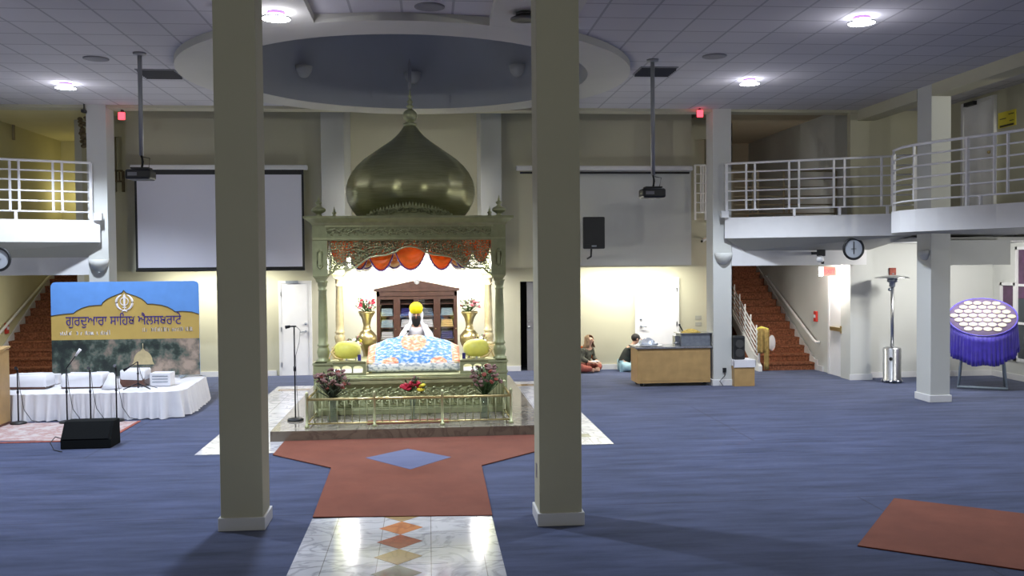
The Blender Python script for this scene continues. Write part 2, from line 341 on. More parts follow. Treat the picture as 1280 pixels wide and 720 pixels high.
S('marble_surround',bm,['marble','marble_gold','marble_grn','marble'],fl)
# ------------------------------------------------------------------ carpets
def P2(*pts): return [(p.x,p.y) for p in pts]
pts=[(-2.05,13.195),G(341,569.5).xy,G(414,586).xy,G(391,648).xy,G(615.5,645.5).xy,G(602,583).xy,G(667,566).xy,(1.75,12.1),(1.55,13.195)]
bm=B(); prism(bm,pts,.007,.016); prism(bm,[G(510,562.5).xy,G(457,574).xy,G(513,588.5).xy,G(564,573).xy],.016,.0185,1)
for i in range(7):   # faint herringbone seams near the step
    box(bm,-1.7+i*.45,-1.69+i*.45,12.5,13.1,.016,.0165,2)
o=O('carpet_runner',bm,['carpet_o','carpet_b2','carpet_o']); tag(o,'orange T-shaped carpet with a dusty blue diamond in front of the canopy step','carpet')
a=Vector((4.83,9.16)); b_=Vector((3.71,7.67)); d=Vector((.80,-.60))
bm=B(); prism(bm,[a,b_,b_+d*3.4,a+d*3.4],.002,.012)
o=O('carpet_piece',bm,'carpet_o'); tag(o,'plain orange carpet piece lying askew on the blue floor, right foreground','carpet')
bm=B(); rp=[(-7.6,15.35),G(172,527).xy,G(130,551).xy,(-7.6,13.95)]
prism(bm,rp,.001,.010)
c=Vector(G(130,551).xy); e=Vector(G(172,527).xy); dd=(e-c).normalized(); nn=Vector((dd.y,-dd.x))*.05
prism(bm,[c,c+nn,e+nn,e],.002,.0115,1); box(bm,-7.6,c.x,13.62,13.68,.001,.0115,1)
o=O('patterned_rug',bm,['rug','rust']); tag(o,'beige and red patterned rug with a red border before the white stage','rug')
# ------------------------------------------------------------------ ceiling
R1=2.84; CC=(AX,14.8)
bm=B(); N=96; inner=[];outer=[]
X0,X1,Y0,Y1=-12.5,12.5,-6.0,18.45
for i in range(N):
    a=2*PI*i/N; ca,sa=math.cos(a),math.sin(a)
    inner.append(bm.verts.new((CC[0]+R1*ca,CC[1]+R1*sa,CZ)))
    t=min((X1-CC[0])/ca if ca>1e-6 else 1e9,(X0-CC[0])/ca if ca<-1e-6 else 1e9,(Y1-CC[1])/sa if sa>1e-6 else 1e9,(Y0-CC[1])/sa if sa<-1e-6 else 1e9)
    outer.append(bm.verts.new((CC[0]+t*ca,CC[1]+t*sa,CZ)))
for i in range(N): bm.faces.new((inner[i],inner[(i+1)%N],outer[(i+1)%N],outer[i]))
for s1 in (X0,X1):
    for s2 in (Y0,Y1):
        cv=bm.verts.new((s1,s2,CZ)); near=sorted(outer,key=lambda v:(v.co-cv.co).length)[:2]
        # pick the two neighbours that straddle the corner
        q=[v for v in outer if abs(v.co.x-s1)<1e-4]; w=[v for v in outer if abs(v.co.y-s2)<1e-4]
        v1=min(q,key=lambda v:(v.co-cv.co).length); v2=min(w,key=lambda v:(v.co-cv.co).length)
        if v1!=v2:
            try: bm.faces.new((v1,v2,cv))
            except ValueError: pass
ce=S('ceiling',bm,'ceil')
bm=B(); lathe(bm,[(R1,-.1),(R1,1.5),(0.01,1.52)],CC[0],CC[1],CZ,n=96,cap=False)
S('ceiling_recess',bm,'blue_recess',ce)
bm=B()   # dropped plaster ring and the two strips running towards the viewer
lathe(bm,[(3.5,0),(3.5,-.1),(R1+.001,-.1),(R1+.001,0)],CC[0],CC[1],CZ,n=96,smooth=False,cap=False)
for s in (-1,1): box(bm,min(AX+s*1.07,AX+s*2.1),max(AX+s*1.07,AX+s*2.1),3,11.85,CZ-.099,CZ)
S('ceiling_soffit',bm,'gypsum',ce)
# ------------------------------------------------------------------ walls
bm=B()
dx0,dx1=XX(650,WY),XX(690,WY)
box(bm,-7.6,dx0,WY,WY+.15,0,6.0); box(bm,dx1,7.17,WY,WY+.15,0,6.0); box(bm,dx0,dx1,WY,WY+.15,ZZ(655,352,WY),6.0)
S('wall_back',bm,'wall')
bm=B(); box(bm,dx0-.1,dx1+.1,WY+1.2,WY+1.3,0,2.5); box(bm,dx0-.2,dx0-.1,WY+.15,WY+1.3,0,2.5); box(bm,dx1+.1,dx1+.2,WY+.15,WY+1.3,0,2.5); box(bm,dx0-.1,dx1+.1,WY+.15,WY+1.3,2.4,2.5)
S('wall_passage',bm,'black')  # black stands in for the darkness of the unlit passage
lx0=XX(160,BY); lx1=XX(403,BY); rx0=XX(628,BY); rx1=XX(865,BY); zb=ZZ(760,334,BY)
bm=B(); box(bm,lx0,lx1,BY,WY,zb,6); S('wall_back_left',bm,'wall')
bm=B(); box(bm,rx0,rx1,BY,WY,zb,6); S('wall_back_right',bm,'wall')
# return walls between box and rear columns, with the small upper openings
for s,(xa,xb,oa,ob,nm) in {'l':(XX(138,20.6),lx0,XX(146,20.6),XX(155,20.6),'wall_left_return'),'r':(rx1,XX(893,20.6),XX(869,20.6),XX(883,20.6),'wall_right_return')}.items():
    yy=20.6; z0=ZZ(870,278,yy) if s=='r' else ZZ(150,240,yy); z1=5.30
    bm=B(); box(bm,xa,xb,yy,yy+.12,zb,z0); box(bm,xa,xb,yy,yy+.12,z1,6); box(bm,xa,oa,yy,yy+.12,z0,z1); box(bm,ob,xb,yy,yy+.12,z0,z1)
    S(nm,bm,'wall')
# pilasters either side of the dome
for px0,px1,cx in ((403,432,1),(602,628,-1)):
    bm=B(); box(bm,XX(px0,19.3),XX(px1,19.3),19.3,BY-.002,zb-.02,6); box(bm,XX(px0,19.3)+.02,XX(px1,19.3)-.02,BY-.002,WY-.002,zb-.02,6)
    o=O('pilaster',bm,'wallw',bevel=.01); tag(o,'pale wall pilaster rising behind the canopy, %s of the dome'%('left' if cx==1 else 'right'),'pilaster')
# header beam under the ceiling in the plane of the rear columns
bm=B(); box(bm,-12.5,8.9,CYP+.05,CYP+.4,ZZ(500,136.5,CYP),6); S('wall_header',bm,'wall')
# side rooms behind the rear columns (stairwells)
XR=8.85; XL=-9.41; YB=24.8
def mir(x): return 2*AX-x
bm=B(); box(bm,XR,XR+.15,18.55,YB,0,3.0); box(bm,XR,XR+.15,18.55,YB,3.0,6); S('wall_stair_right',bm,'wallw')
bm=B(); box(bm,XL-.15,XL,18.2,YB,0,6); S('wall_stair_left',bm,'yellowwall')
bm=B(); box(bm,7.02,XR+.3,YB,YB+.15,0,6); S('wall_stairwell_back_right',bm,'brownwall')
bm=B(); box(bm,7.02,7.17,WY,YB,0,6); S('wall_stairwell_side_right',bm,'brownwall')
bm=B(); box(bm,XL-.3,-7.55,YB,YB+.15,0,6); S('wall_stairwell_back_left',bm,'yellowwall')
bm=B(); box(bm,-7.75,-7.6,WY,YB,0,6); S('wall_stairwell_side_left',bm,'wallw')
bm=B(); box(bm,-12.5,-6,CYP+.4,YB+.2,5.75,5.9); S('ceiling_left_stairwell',bm,'yellowwall')
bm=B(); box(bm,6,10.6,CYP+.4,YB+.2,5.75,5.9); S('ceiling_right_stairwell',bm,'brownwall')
# lower right: pier, rear wall, window wall
bm=B(); box(bm,XX(1063,18.45),XX(1089,18.45),18.45,18.9,0,3.0); S('wall_pier',bm,'wallw')
bm=B(); box(bm,XR,12.4,18.75,18.9,0,3.0); S('wall_right_rear',bm,'wallw')
WX=XX(1241,18.75)
def Yat(px,X,py=330):
    a_,b_=8.0,26.0
    for _ in range(40):
        m_=(a_+b_)/2
        if XX(px,m_,py)>X: b_=m_
        else: a_=m_
    return a_
w1m=Yat(1270,WX,400)
bm=B(); box(bm,WX,WX+.2,Yat(1251,WX,400),18.75,0,3.0)
w1a,w1b,wz0,wz1=15.2,Yat(1251,WX,400),ZZ(1250,448,Yat(1251,WX,400)),ZZ(1250,353,Yat(1251,WX,400))
box(bm,WX,WX+.2,w1a,w1b,0,wz0); box(bm,WX,WX+.2,w1m,w1b,wz1,3.0); box(bm,WX,WX+.2,w1a,w1m,2.75,3.0); box(bm,WX,WX+.2,-6,w1a,0,3.0)
S('wall_right',bm,'wallw')
# upper right walls
bm=B(); box(bm,XX(1063,18.1),10.45,18.1,18.25,2.97,6); S('wall_upper_rear_right',bm,'wall')
bm=B(); box(bm,10.3,10.45,-6,18.1,2.97,6); S('wall_upper_right',bm,'wall')
bm=B(); box(bm,8.74,9.10,-6,15.32,5.34,5.56); box(bm,8.74,9.10,15.81,18.1,5.34,5.56); S('trim_1',bm,'wall')
# left far walls
bm=B(); box(bm,-12.3,-12.1,-6,18.3,0,6); S('wall_left',bm,'wall')
bm=B(); box(bm,-12.3,XL,18.2,18.35,0,6); S('wall_left_rear',bm,'yellowwall')
bm=B(); box(bm,-12.5,12,-6.2,-6,0,6); S('wall_front',bm,'wall')
bm=B(); box(bm,12.3,12.5,-6,18.3,3.0,6);  S('wall_right_outer',bm,'wall')
# baseboards
def bb(name,x0,x1,y0,y1): 
    bm=B(); box(bm,x0,x1,y0,y1,0,.12); S(name,bm,'white')
bb('baseboard_back_left',-7.6,XX(344,WY),WY-.025,WY); bb('baseboard_back_centre',XX(392,WY),dx0,WY-.025,WY)
bb('baseboard_back_right',dx1,XX(793,WY),WY-.025,WY); bb('baseboard_back_far_right',XX(849,WY),7.17,WY-.025,WY)
bb('baseboard_pier',XX(1063,18.45)-.02,XX(1089,18.45)+.02,18.425,18.45); bb('baseboard_right_rear',XX(1089,18.45),WX,18.725,18.75)
bb('baseboard_right',WX-.025,WX,-6,18.75); bb('baseboard_stair_right',XR-.025,XR,19.95,20.6)
# ------------------------------------------------------------------ doors
def door(name,pl,pr,pt,Y,handle_left=True,closer=True,hl='chrome'):
    x0,x1=XX(pl,Y),XX(pr,Y); zt=ZZ((pl+pr)/2,pt,Y)
    bm=B(); box(bm,x0,x1,Y-.04,Y,0,zt); d=S(name,bm,'door')
    bm=B(); w=.055; box(bm,x0-w,x0,Y-.06,Y,0,zt+w); box(bm,x1,x1+w,Y-.06,Y,0,zt+w); box(bm,x0,x1,Y-.06,Y,zt,zt+w); O('door_frame',bm,'white',d)
    hx=x0+.08 if handle_left else x1-.08; s=1 if handle_left else -1
    bm=B(); tube(bm,[(hx,Y-.04,1.0),(hx,Y-.09,1.0)],.025); tube(bm,[(hx,Y-.09,1.0),(hx+s*.13,Y-.09,.985)],.012); ball(bm,(hx,Y-.05,1.17),.03); O('door_handle',bm,'steel_d',d)
    if closer: bm=B(); box(bm,(x0+x1)/2-.2,(x0+x1)/2+.08,Y-.1,Y-.06,zt+.0,zt+.06); O('door_closer',bm,'steel_d',d)
    bm=B(); hx2=x1+.0 if handle_left else x0
    for z in (.25,1.05,1.85): box(bm,hx2-.012,hx2+.012,Y-.07,Y-.04,z-.05,z+.05)
    O('hinge',bm,'steel',d); return d
door('door_1',351,386,354,WY,False)
door('door_2',796,845,350,WY,True,False)
# half open grey door in the dark doorway
bm=B(); box(bm,XX(658,WY+.1),XX(684,WY+.1),WY+.06,WY+.1,0,ZZ(660,352,WY)); d3=S('door_3',bm,'grille')
bm=B(); ball(bm,(XX(661,WY),WY+.03,1.02),.03); ball(bm,(XX(661,WY),WY+.03,1.15),.022); O('door_handle',bm,'steel',d3)
# door in the side wall by the stairs
bm=B(); box(bm,XR-.04,XR,18.75,19.55,0,2.1); d4=S('door_4',bm,'door')
bm=B(); box(bm,XR-.06,XR,18.69,18.75,0,2.16); box(bm,XR-.06,XR,19.55,19.61,0,2.16); box(bm,XR-.06,XR,18.75,19.55,2.1,2.16); O('door_frame',bm,'white',d4)
bm=B(); box(bm,XR-.11,XR-.05,18.85,19.4,.98,1.06); box(bm,XR-.09,XR-.04,18.85,18.93,.94,1.1); O('push_bar',bm,'brass',d4)
# upper right door
z0=3.36
da,db=Yat(1243,10.3,200),Yat(1207,10.3,200); dm_=(da+db)/2
bm=B(); box(bm,10.26,10.3,da,db,z0,z0+2.06); d5=S('door_5',bm,'door')
bm=B(); box(bm,10.24,10.3,da-.07,da,z0,z0+2.12); box(bm,10.24,10.3,db,db+.07,z0,z0+2.12); box(bm,10.24,10.3,da,db,z0+2.06,z0+2.12); O('door_frame',bm,'white',d5)
bm=B(); box(bm,10.16,10.24,dm_,dm_+.3,z0+2.03,z0+2.1); O('door_closer',bm,'black',d5)
bm=B(); tube(bm,[(10.26,da+.08,z0+1.0),(10.2,da+.08,z0+1.0),(10.2,da+.21,z0+.99)],.015); ball(bm,(10.24,da+.08,z0+1.1),.03); O('door_handle',bm,'brass',d5)
# ------------------------------------------------------------------ windows
for nm,ya,yb,za,zt,mts in (('window_1',w1m,w1b,wz0,wz1,('winglass2','winglass')),('window_2',w1a,w1m,wz0,2.75,('winglass2','winglass'))):
    bm=B(); t=.06
    box(bm,WX-.03,WX+.04,ya,yb,za,za+t); box(bm,WX-.03,WX+.04,ya,yb,zt-t,zt); box(bm,WX-.03,WX+.04,ya,ya+t,za,zt); box(bm,WX-.03,WX+.04,yb-t,yb,za,zt)
    n=2 if nm=='window_1' else 3
    for k in range(1,n): box(bm,WX-.02,WX+.03,ya+t,yb-t,za+(zt-za)*k/n-.025,za+(zt-za)*k/n+.025)
    if nm=='window_2': box(bm,WX-.02,WX+.03,16.3,16.36,za,zt)
    w=S(nm,bm,'white')
    bm=B(); box(bm,WX+.005,WX+.015,ya+t,yb-t,za+t,za+(zt-za)*.55); O('pane',bm,mts[1],w)
    bm=B(); box(bm,WX+.005,WX+.015,ya+t,yb-t,za+(zt-za)*.55,zt-t); O('pane',bm,mts[0],w)
# ------------------------------------------------------------------ columns
def column(x0,x1,y0,y1,label,m='wall',base=True,z1=CZ+.2):
    t=T('column',label,'column',((x0+x1)/2,(y0+y1)/2,0)); w,dd=(x1-x0)/2,(y1-y0)/2
    bm=B(); box(bm,-w,w,-dd,dd,0,z1); O('shaft',bm,m,t,bevel=.008)
    if base:
        bm=B(); box(bm,-w-.022,w+.022,-dd-.022,dd+.022,.001,.125); O('base_trim',bm,'white',t,bevel=.006)
    return t
xl0,xl1=G(272.8,664.4).x+.022,G(330.6,664.4).x-.022
cl=column(xl0,xl1,8.82,9.2,'thick square column in the foreground, left of the canopy')
xr0,xr1=G(672.2,658.9).x+.022,G(731.7,657.8).x-.022
cR=column(xr0,xr1,8.62,9.02,'thick square column in the foreground, right of the canopy')
bm=B(); box(bm,-(xr1-xr0)/2-.006,-(xr1-xr0)/2,-.02,.03,.42,.56); O('outlet_plate',bm,'steel_d',cR)
br_=column(5.69,6.07,CYP,CYP+.45,'rear column beside the serving counter, a black outlet near its foot','wallw')
bm=B(); box(bm,.0,.07,-.25,-.225,.27,.36); O('outlet',bm,'black',br_)
bm=B(); tube(bm,[(.03,-.25,.3),(.03,-.3,.22),(-.04,-.3,.15),(-.08,-.29,.1),(-.02,-.29,.02),(-.03,-.31,.01)],.008); O('cord',bm,'black',br_)
column(XX(111,CYP),XX(136,CYP),CYP,CYP+.45,'rear column behind the left end of the printed banner','wallw')
column(8.74,9.10,15.33,15.80,'free-standing column under the curved balcony at right','wallw')
# ------------------------------------------------------------------ balconies
def poly_balcony(name,label,outer,inner,zt,zb_,zi):
    t=T(name,label,'balcony',(outer[0][0],outer[0][1],zb_)); ox,oy=outer[0]
    bm=B(); n=len(outer)
    pl=[Vector((x-ox,y-oy,0)) for x,y in outer]; il=[Vector((x-ox,y-oy,0)) for x,y in inner]
    h=zt-zb_; dz=zi-zb_
    a=[bm.verts.new((p.x,p.y,0)) for p in pl]; b=[bm.verts.new((p.x,p.y,h)) for p in pl]
    c=[bm.verts.new((p.x,p.y,dz)) for p in il]; e=[bm.verts.new((p.x,p.y,h)) for p in il]
    for i in range(n-1):
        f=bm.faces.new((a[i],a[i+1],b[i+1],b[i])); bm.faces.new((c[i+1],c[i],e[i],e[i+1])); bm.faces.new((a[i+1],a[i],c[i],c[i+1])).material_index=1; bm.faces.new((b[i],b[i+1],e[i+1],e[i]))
    bm.faces.new((a[0],b[0],e[0],c[0])); bm.faces.new((a[-1],c[-1],e[-1],b[-1]))
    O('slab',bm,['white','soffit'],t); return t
def railing(name,label,path,z,post_at,pairs,feet,h=1.07,fr=(1,.835,.67,.49,.32,.14),r=.017,mt='rail',posts=True):
    # path: list of (x,y); pairs/feet/posts: distances 0..1 along the path
    P=[Vector((x,y,0)) for x,y in path]; L=[0]
    for i in range(1,len(P)): L.append(L[-1]+(P[i]-P[i-1]).length)
    def at(s):
        q=s*L[-1]
        for i in range(1,len(P)):
            if q<=L[i]+1e-9: return P[i-1].lerp(P[i],(q-L[i-1])/max(1e-9,L[i]-L[i-1]))
        return P[-1]
    t=T(name,label,'railing',(P[0].x,P[0].y,z)); o0=P[0]
    for k,f in enumerate(fr):
        bm=B(); tube(bm,[(p-o0)+Vector((0,0,h*f)) for p in P],r*(1.35 if k==0 else .9)); O('rail',bm,mt,t)
    for s in pairs:
        p=at(s)-o0; bm=B(); box(bm,p.x-r,p.x+r,p.y-r,p.y+r,h*fr[-1],h*fr[0]); O('baluster',bm,mt,t)
    for s in feet:
        p=at(s)-o0; bm=B(); box(bm,p.x-r*1.2,p.x+r*1.2,p.y-r*1.2,p.y+r*1.2,0,h*fr[-1]); O('foot',bm,mt,t)
    for s in post_at:
        p=at(s)-o0; bm=B(); box(bm,p.x-r*1.4,p.x+r*1.4,p.y-r*1.4,p.y+r*1.4,0,h); O('post',bm,mt,t)
    return t
ZT=3.37
RA=(XX(906,17.9),17.9); RB=(XX(1146,16.35),16.35)
poly_balcony('balcony','straight white balcony above the right stairs, between the two columns',[RA,RB],[(6.35,CYP+.02),(8.95,CYP+.02)],ZT,2.96,2.71)
LA=(XX(126,17.9),17.9); LB=(XX(-60,16.9),16.9)
poly_balcony('balcony','white balcony at the left edge above the banner',[LB,LA],[(-9.1,CYP+.02),(XX(110,CYP),CYP+.02)],ZT,2.96,2.68)
bm=B(); box(bm,6.08,8.9,CYP+.02,CYP+.35,2.41,2.96); S('trim_2',bm,'white')
bm=B(); box(bm,-12.1,XX(111,CYP),CYP+.02,CYP+.35,2.35,2.96); S('trim_3',bm,'white')
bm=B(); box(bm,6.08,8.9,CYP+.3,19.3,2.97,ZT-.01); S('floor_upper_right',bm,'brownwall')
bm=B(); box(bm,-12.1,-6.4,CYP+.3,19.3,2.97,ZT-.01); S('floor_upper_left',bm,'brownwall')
# curved balcony
cpts=[(8.75,16.6),(8.35,15.95),(8.08,15.45),(8.0,15.0),(8.05,14.6),(8.2,14.2),(8.62,13.3),(9.0,12.2),(9.25,11.0),(9.3,8),(9.3,-6)]
poly_balcony('balcony','curved white balcony at the right edge above the free-standing column',cpts,[(10.29,18.08),(10.29,17),(10.3,16),(10.3,15.3),(10.3,14.8),(10.3,14.2),(10.3,13.3),(10.3,12.2),(10.3,11),(10.3,8),(10.3,-6)],3.34,2.97,2.93)
bm=B(); box(bm,9.15,XX(1263,15.5),15.5,15.84,2.40,2.84); S('trim_4',bm,'wallw')
bm=B(); box(bm,8.95,WX,15.85,18.45,2.84,2.90); S('ceiling_lower_right',bm,'wallw')
def fx(px,Y0,Y1,X0,X1): # fraction along segment for pixel px
    best=min(range(401),key=lambda i:abs(((X0+(X1-X0)*i/400)-XX(px,Y0+(Y1-Y0)*i/400)))); return best/400
pr=[fx(p,RA[1],RB[1],RA[0],RB[0]) for p in (933,944,987,999,1043,1056,1103,1116)]
ft=[fx(p,RA[1],RB[1],RA[0],RB[0]) for p in (993,1050,1110)]
railing('balcony_railing','white metal railing of the straight balcony above the right stairs',[RA,(RB[0]-.02,RB[1])],ZT,[0.01,1],pr,ft)
pl_=[fx(p,LB[1],LA[1],LB[0],LA[0]) for p in (-40,-28,19,31,76,88)]
railing('balcony_railing','white metal railing of the balcony at the left edge',[LB,(LA[0]-.15,LA[1])],ZT,[0,1],pl_,[fx(26,LB[1],LA[1],LB[0],LA[0])])
railing('balcony_railing','white metal railing following the curved balcony at right',[(x+.04,y) for x,y in cpts[1:]],3.34,[0.0,.105,.25,.6,1],[.06,.125,.135,.19,.20,.30,.31],[.115,.16])
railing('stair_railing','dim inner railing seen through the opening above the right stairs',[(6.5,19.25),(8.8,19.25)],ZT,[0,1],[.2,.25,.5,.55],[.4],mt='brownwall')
railing('landing_railing','small white railing in the narrow upper opening left of the right rear column',[(XX(869,20.5),20.5),(XX(883,20.5),20.55)],ZZ(876,275,20.5),[0,1],[.55,.75],[],h=1.25)
railing('landing_railing','small dark railing in the yellow-lit upper slot right of the left rear column',[(XX(145,20.5),20.45),(XX(156,20.5),20.5)],ZZ(150,240,20.5),[1],[.3,.6],[],h=.45,fr=(1,.5),mt='brownish')
# ------------------------------------------------------------------ stairs
def stairs(label,xa,xb,y0,n=14):
    t=T('staircase',label,'stairs',((xa+xb)/2,y0,0)); w=(xb-xa)/2
    bm=B()
    for i in range(n):
        ya=i*.29; prismX(bm,[(ya,i*.17),(4.4,i*.17),(4.4,(i+1)*.17),(ya,(i+1)*.17-.0),(ya-.02,(i+1)*.17-.005),(ya-.02,(i+1)*.17-.04),(ya,(i+1)*.17-.045)],-w,w)
    O('steps',bm,'carpet_s',t); return t,w
XSL,XSR=7.5,8.84
st,w=stairs('orange carpeted staircase climbing away at right between white walls',XSL,XSR,20.35)
bm=B()  # skirt board
prismX(bm,[(-.15,0),(.05,0),(4.3,2.5),(4.3,2.72),(.0,.24),(-.15,.24)],w-.03,w); O('skirt_board',bm,'white',st)
bm=B(); prismX(bm,[(-.15,0),(.1,0),(4.3,2.5),(4.3,2.75),(.3,.40),(-.15,.12)],-w-.06,-w+.02); O('stringer',bm,'white',st)
railing_t=T('stair_railing','white sloping railing on the open left side of the right stairs','railing',(XSL-.02,20.3,0))
for k in range(6):
    bm=B(); tube(bm,[(0,0,.30+.11*k),(0,.25,.36+.118*k),(0,3.2,2.1+.118*k)],.017); O('rail',bm,'rail',railing_t)
for q in range(8):
    yy=.15+q*.38; bm=B(); tube(bm,[(0,yy,.3+.59*yy),(0,yy,.95+.59*yy)],.016); O('baluster',bm,'rail',railing_t)
bm=B(); tube(bm,[(0,0,0),(0,0,.95)],.028); O('post',bm,'rail',railing_t)
def handrail(label,x,side,pa,pb,ya,yb):
    a=A(*pa,ya); b=A(*pb,yb); t=T('handrail',label,'handrail',(x,a.y,a.z)); bm=B()
    d=Vector((x-side*.08,b.y,b.z))-Vector((x,a.y,a.z)); v=Vector((-side*.08,0,0))
    bm=B(); tube(bm,[v+Vector((side*.07,-.18,-.03)),v+Vector((0,-.16,-.03)),v,Vector((-side*.08,d.y,d.z)),Vector((-side*.02,d.y+.05,d.z))],.03); O('rail',bm,'rail',t)
    for q in (.1,.5,.9):
        bm=B(); p=Vector((-side*.08,d.y*q,d.z*q)); tube(bm,[p,p+Vector((side*.08,0,-.05))],.012); O('bracket',bm,'steel',t)
handrail('white wall handrail on the right wall of the right stairs',XR,1,(1027,425),(977,345),20.3,23.3)
st2,w=stairs('orange carpeted staircase climbing away behind the left end of the banner',mir(XSR),mir(XSL),20.35)
bm=B(); prismX(bm,[(-.15,0),(.05,0),(4.3,2.5),(4.3,2.72),(.0,.24),(-.15,.24)],-w,-w+.03); O('skirt_board',bm,'white',st2)
handrail('white wall handrail on the wall left of the left stairs',XL,-1,(9,437),(60,345),20.3,23.7)
# ------------------------------------------------------------------ the canopy (throne pavilion)
YF=14.5; can=T('gilded_canopy','large olive-gold carved canopy with an onion dome standing on the stone step','canopy',(AX,YF,.15))
def cx(px): return XX(px,YF)-AX
def cz(py,px=515): return ZZ(px,py,YF)-.15
def cO(name,bm,m,**k): return O(name,bm,m,can,**k)
W=1.51; Dp=3.0
zb_=cz(468); zp=cz(452)
bm=B(); box(bm,-W,W,0.04,Dp,0,zb_-.14); cO('base',bm,'bronze')
bm=B(); box(bm,-W+.28,W-.28,.015,.045,.12,zb_-.22); cO('relief_panel',bm,'relief')
bm=B(); box(bm,-W-.02,W+.02,-.03,Dp,0,.09); box(bm,-W-.01,W+.01,-.015,Dp,.09,.11); cO('plinth',bm,'bronze',bevel=.01)
bm=B(); box(bm,-W+.2,W-.2,-.02,Dp,zb_-.14,zb_-.08); box(bm,-W+.2,W-.2,-.035,Dp,zb_-.075,zb_-.03); box(bm,-W+.2,W-.2,-.02,Dp,zb_-.03,zb_); cO('ledge_moulding',bm,'bronze_lt',bevel=.01)
# scroll ornaments on the relief panel
def scroll(bm,c,r,turns,a0,dirn,rad,n=3,steps=10,plane='XZ',squash=1):
    pts=[]
    for i in range(steps):
        t=i/(steps-1); rr=r*(1-.8*t); a=a0+dirn*turns*2*PI*t
        pts.append((c[0]+rr*math.cos(a),c[1]-rad*.3,c[2]+rr*math.sin(a)*squash))
    tube(bm,pts,[rad*(1-.5*i/steps) for i in range(steps)],n)
bm=B(); rnd=random.Random(3)
for i in range(34):
    s=-1 if i%2 else 1; x=-1.14+i*.069
    scroll(bm,(x,.012,.29+.06*s),.075,1.1,PI/2*s,s,.014)
    ball(bm,(x+.03,.012,.29-.05*s),.022,n=6)
tube(bm,[(-1.2+i*.06,.012,.29+.05*math.sin(i*.9)) for i in range(41)],.013,4); cO('scroll_relief',bm,'bronze_lt')
# vertical fluting on the corner pedestals
for s in (-1,1):
    bm=B(); x0=s*(W-.14)
    box(bm,x0-.14,x0+.14,-.01,.28,0,zp); cO('pedestal',bm,'bronze',bevel=.008)
    bm=B()
    for k in range(5): box(bm,x0-.11+k*.045,x0-.09+k*.045,-.022,-.008,.14,zp-.28)
    box(bm,x0-.15,x0+.15,-.02,.29,zp-.2,zp-.16); box(bm,x0-.155,x0+.155,-.025,.3,zp-.03,zp); cO('pedestal_fluting',bm,'bronze_lt')
    # parapet with three arched openings
    xa,xb=(cx(407),cx(456)) if s<0 else (cx(574),cx(618))
    bm=B(); zt=zp; z0=zb_; zi=z0+.035; zs=zt-.085; n=3; wd=(xb-xa)
    mg=.05; ow=(wd-mg*2-.02*(n-1))/n
    box(bm,xa,xb,0,.06,z0-.02,zi); box(bm,xa,xb,0,.06,zt-.04,zt); box(bm,xa,xa+mg,0,.06,zi,zt-.04); box(bm,xb-mg,xb,0,.06,zi,zt-.04)
    for k in range(n):
        x=xa+mg+k*(ow+.02)
        if k<n-1: box(bm,x+ow,x+ow+.02,0,.06,zi,zt-.04)
        arc=[(x+ow/2-ow/2*math.cos(PI*j/8),zs+.035*math.sin(PI*j/8)) for j in range(9)]
        prismY(bm,[(x,zt-.04)]+[(x,zs)]+arc[1:-1]+[(x+ow,zs),(x+ow,zt-.04)],0,.06)
    cO('parapet',bm,'bronze')
    bm=B(); box(bm,xa,xb,-.015,.36,zt,zt+.018); cO('parapet_shelf',bm,'bronze_lt')
    
# columns: front pair and rear pair
ztop=cz(352)
def shaftprof(h): return [(.105,0),(.105,.04),(.075,.06),(.085,.10),(.098,.16),(.085,.22),(.070,.245),(.088,.26),(.088,.28),(.072,.30),(.074,.42),(.070,h*.6),(.058,h-.16),(.068,h-.15),(.068,h-.125),(.054,h-.115),(.07,h-.075),(.072,h-.03),(.085,h-.02),(.085,h)]
for px,y,m_ in ((401.5,.13,'bronze'),(624.5,.13,'bronze'),(401.5,Dp-.15,'gold_col'),(624.5,Dp-.15,'gold_col')):  # rear pair paler: the canopy lamplight is put into their gold
    bm=B(); lathe(bm,shaftprof(ztop-zp+.02),cx(px),y,zp if y<1 else zp,n=20,flute=.05,nf=10); cO('column',bm,m_)
    if y>1: bm=B(); box(bm,cx(px)-.14,cx(px)+.14,y-.14,y+.14,zb_-.05,zp); cO('pedestal',bm,'gold_col')
ze0=cz(298); ze1=cz(281); zc1=cz(270)
for s in (-1,1):
    for yy in (0,Dp-.24):
        bm=B(); x0=s*(W-.12); w_=.115
        lathe(bm,[(.09,ztop),(.115,ztop+.05),(.155,ztop+.09),(.163,ztop+.1),(.163,ze1)],x0,yy+.12,0,n=4,a0=PI/4,a1=PI/4+2*PI,smooth=False); cO('corner_block',bm,'bronze')
    bm=B(); x0=s*(W-.12); zc=(cz(311)+cz(335))/2; hh=.15
    tube(bm,[(x0,-.005,zc+hh),(x0+.04,-.005,zc+hh*.7),(x0+.04,-.005,zc-hh*.7),(x0,-.005,zc-hh),(x0-.04,-.005,zc-hh*.7),(x0-.04,-.005,zc+hh*.7),(x0,-.005,zc+hh)],.012,5); prismY(bm,[(x0-.02,zc-hh*.6),(x0+.02,zc-hh*.6),(x0+.02,zc+hh*.6),(x0-.02,zc+hh*.6)],-.02,.0); cO('block_ornament',bm,'bronze_lt')
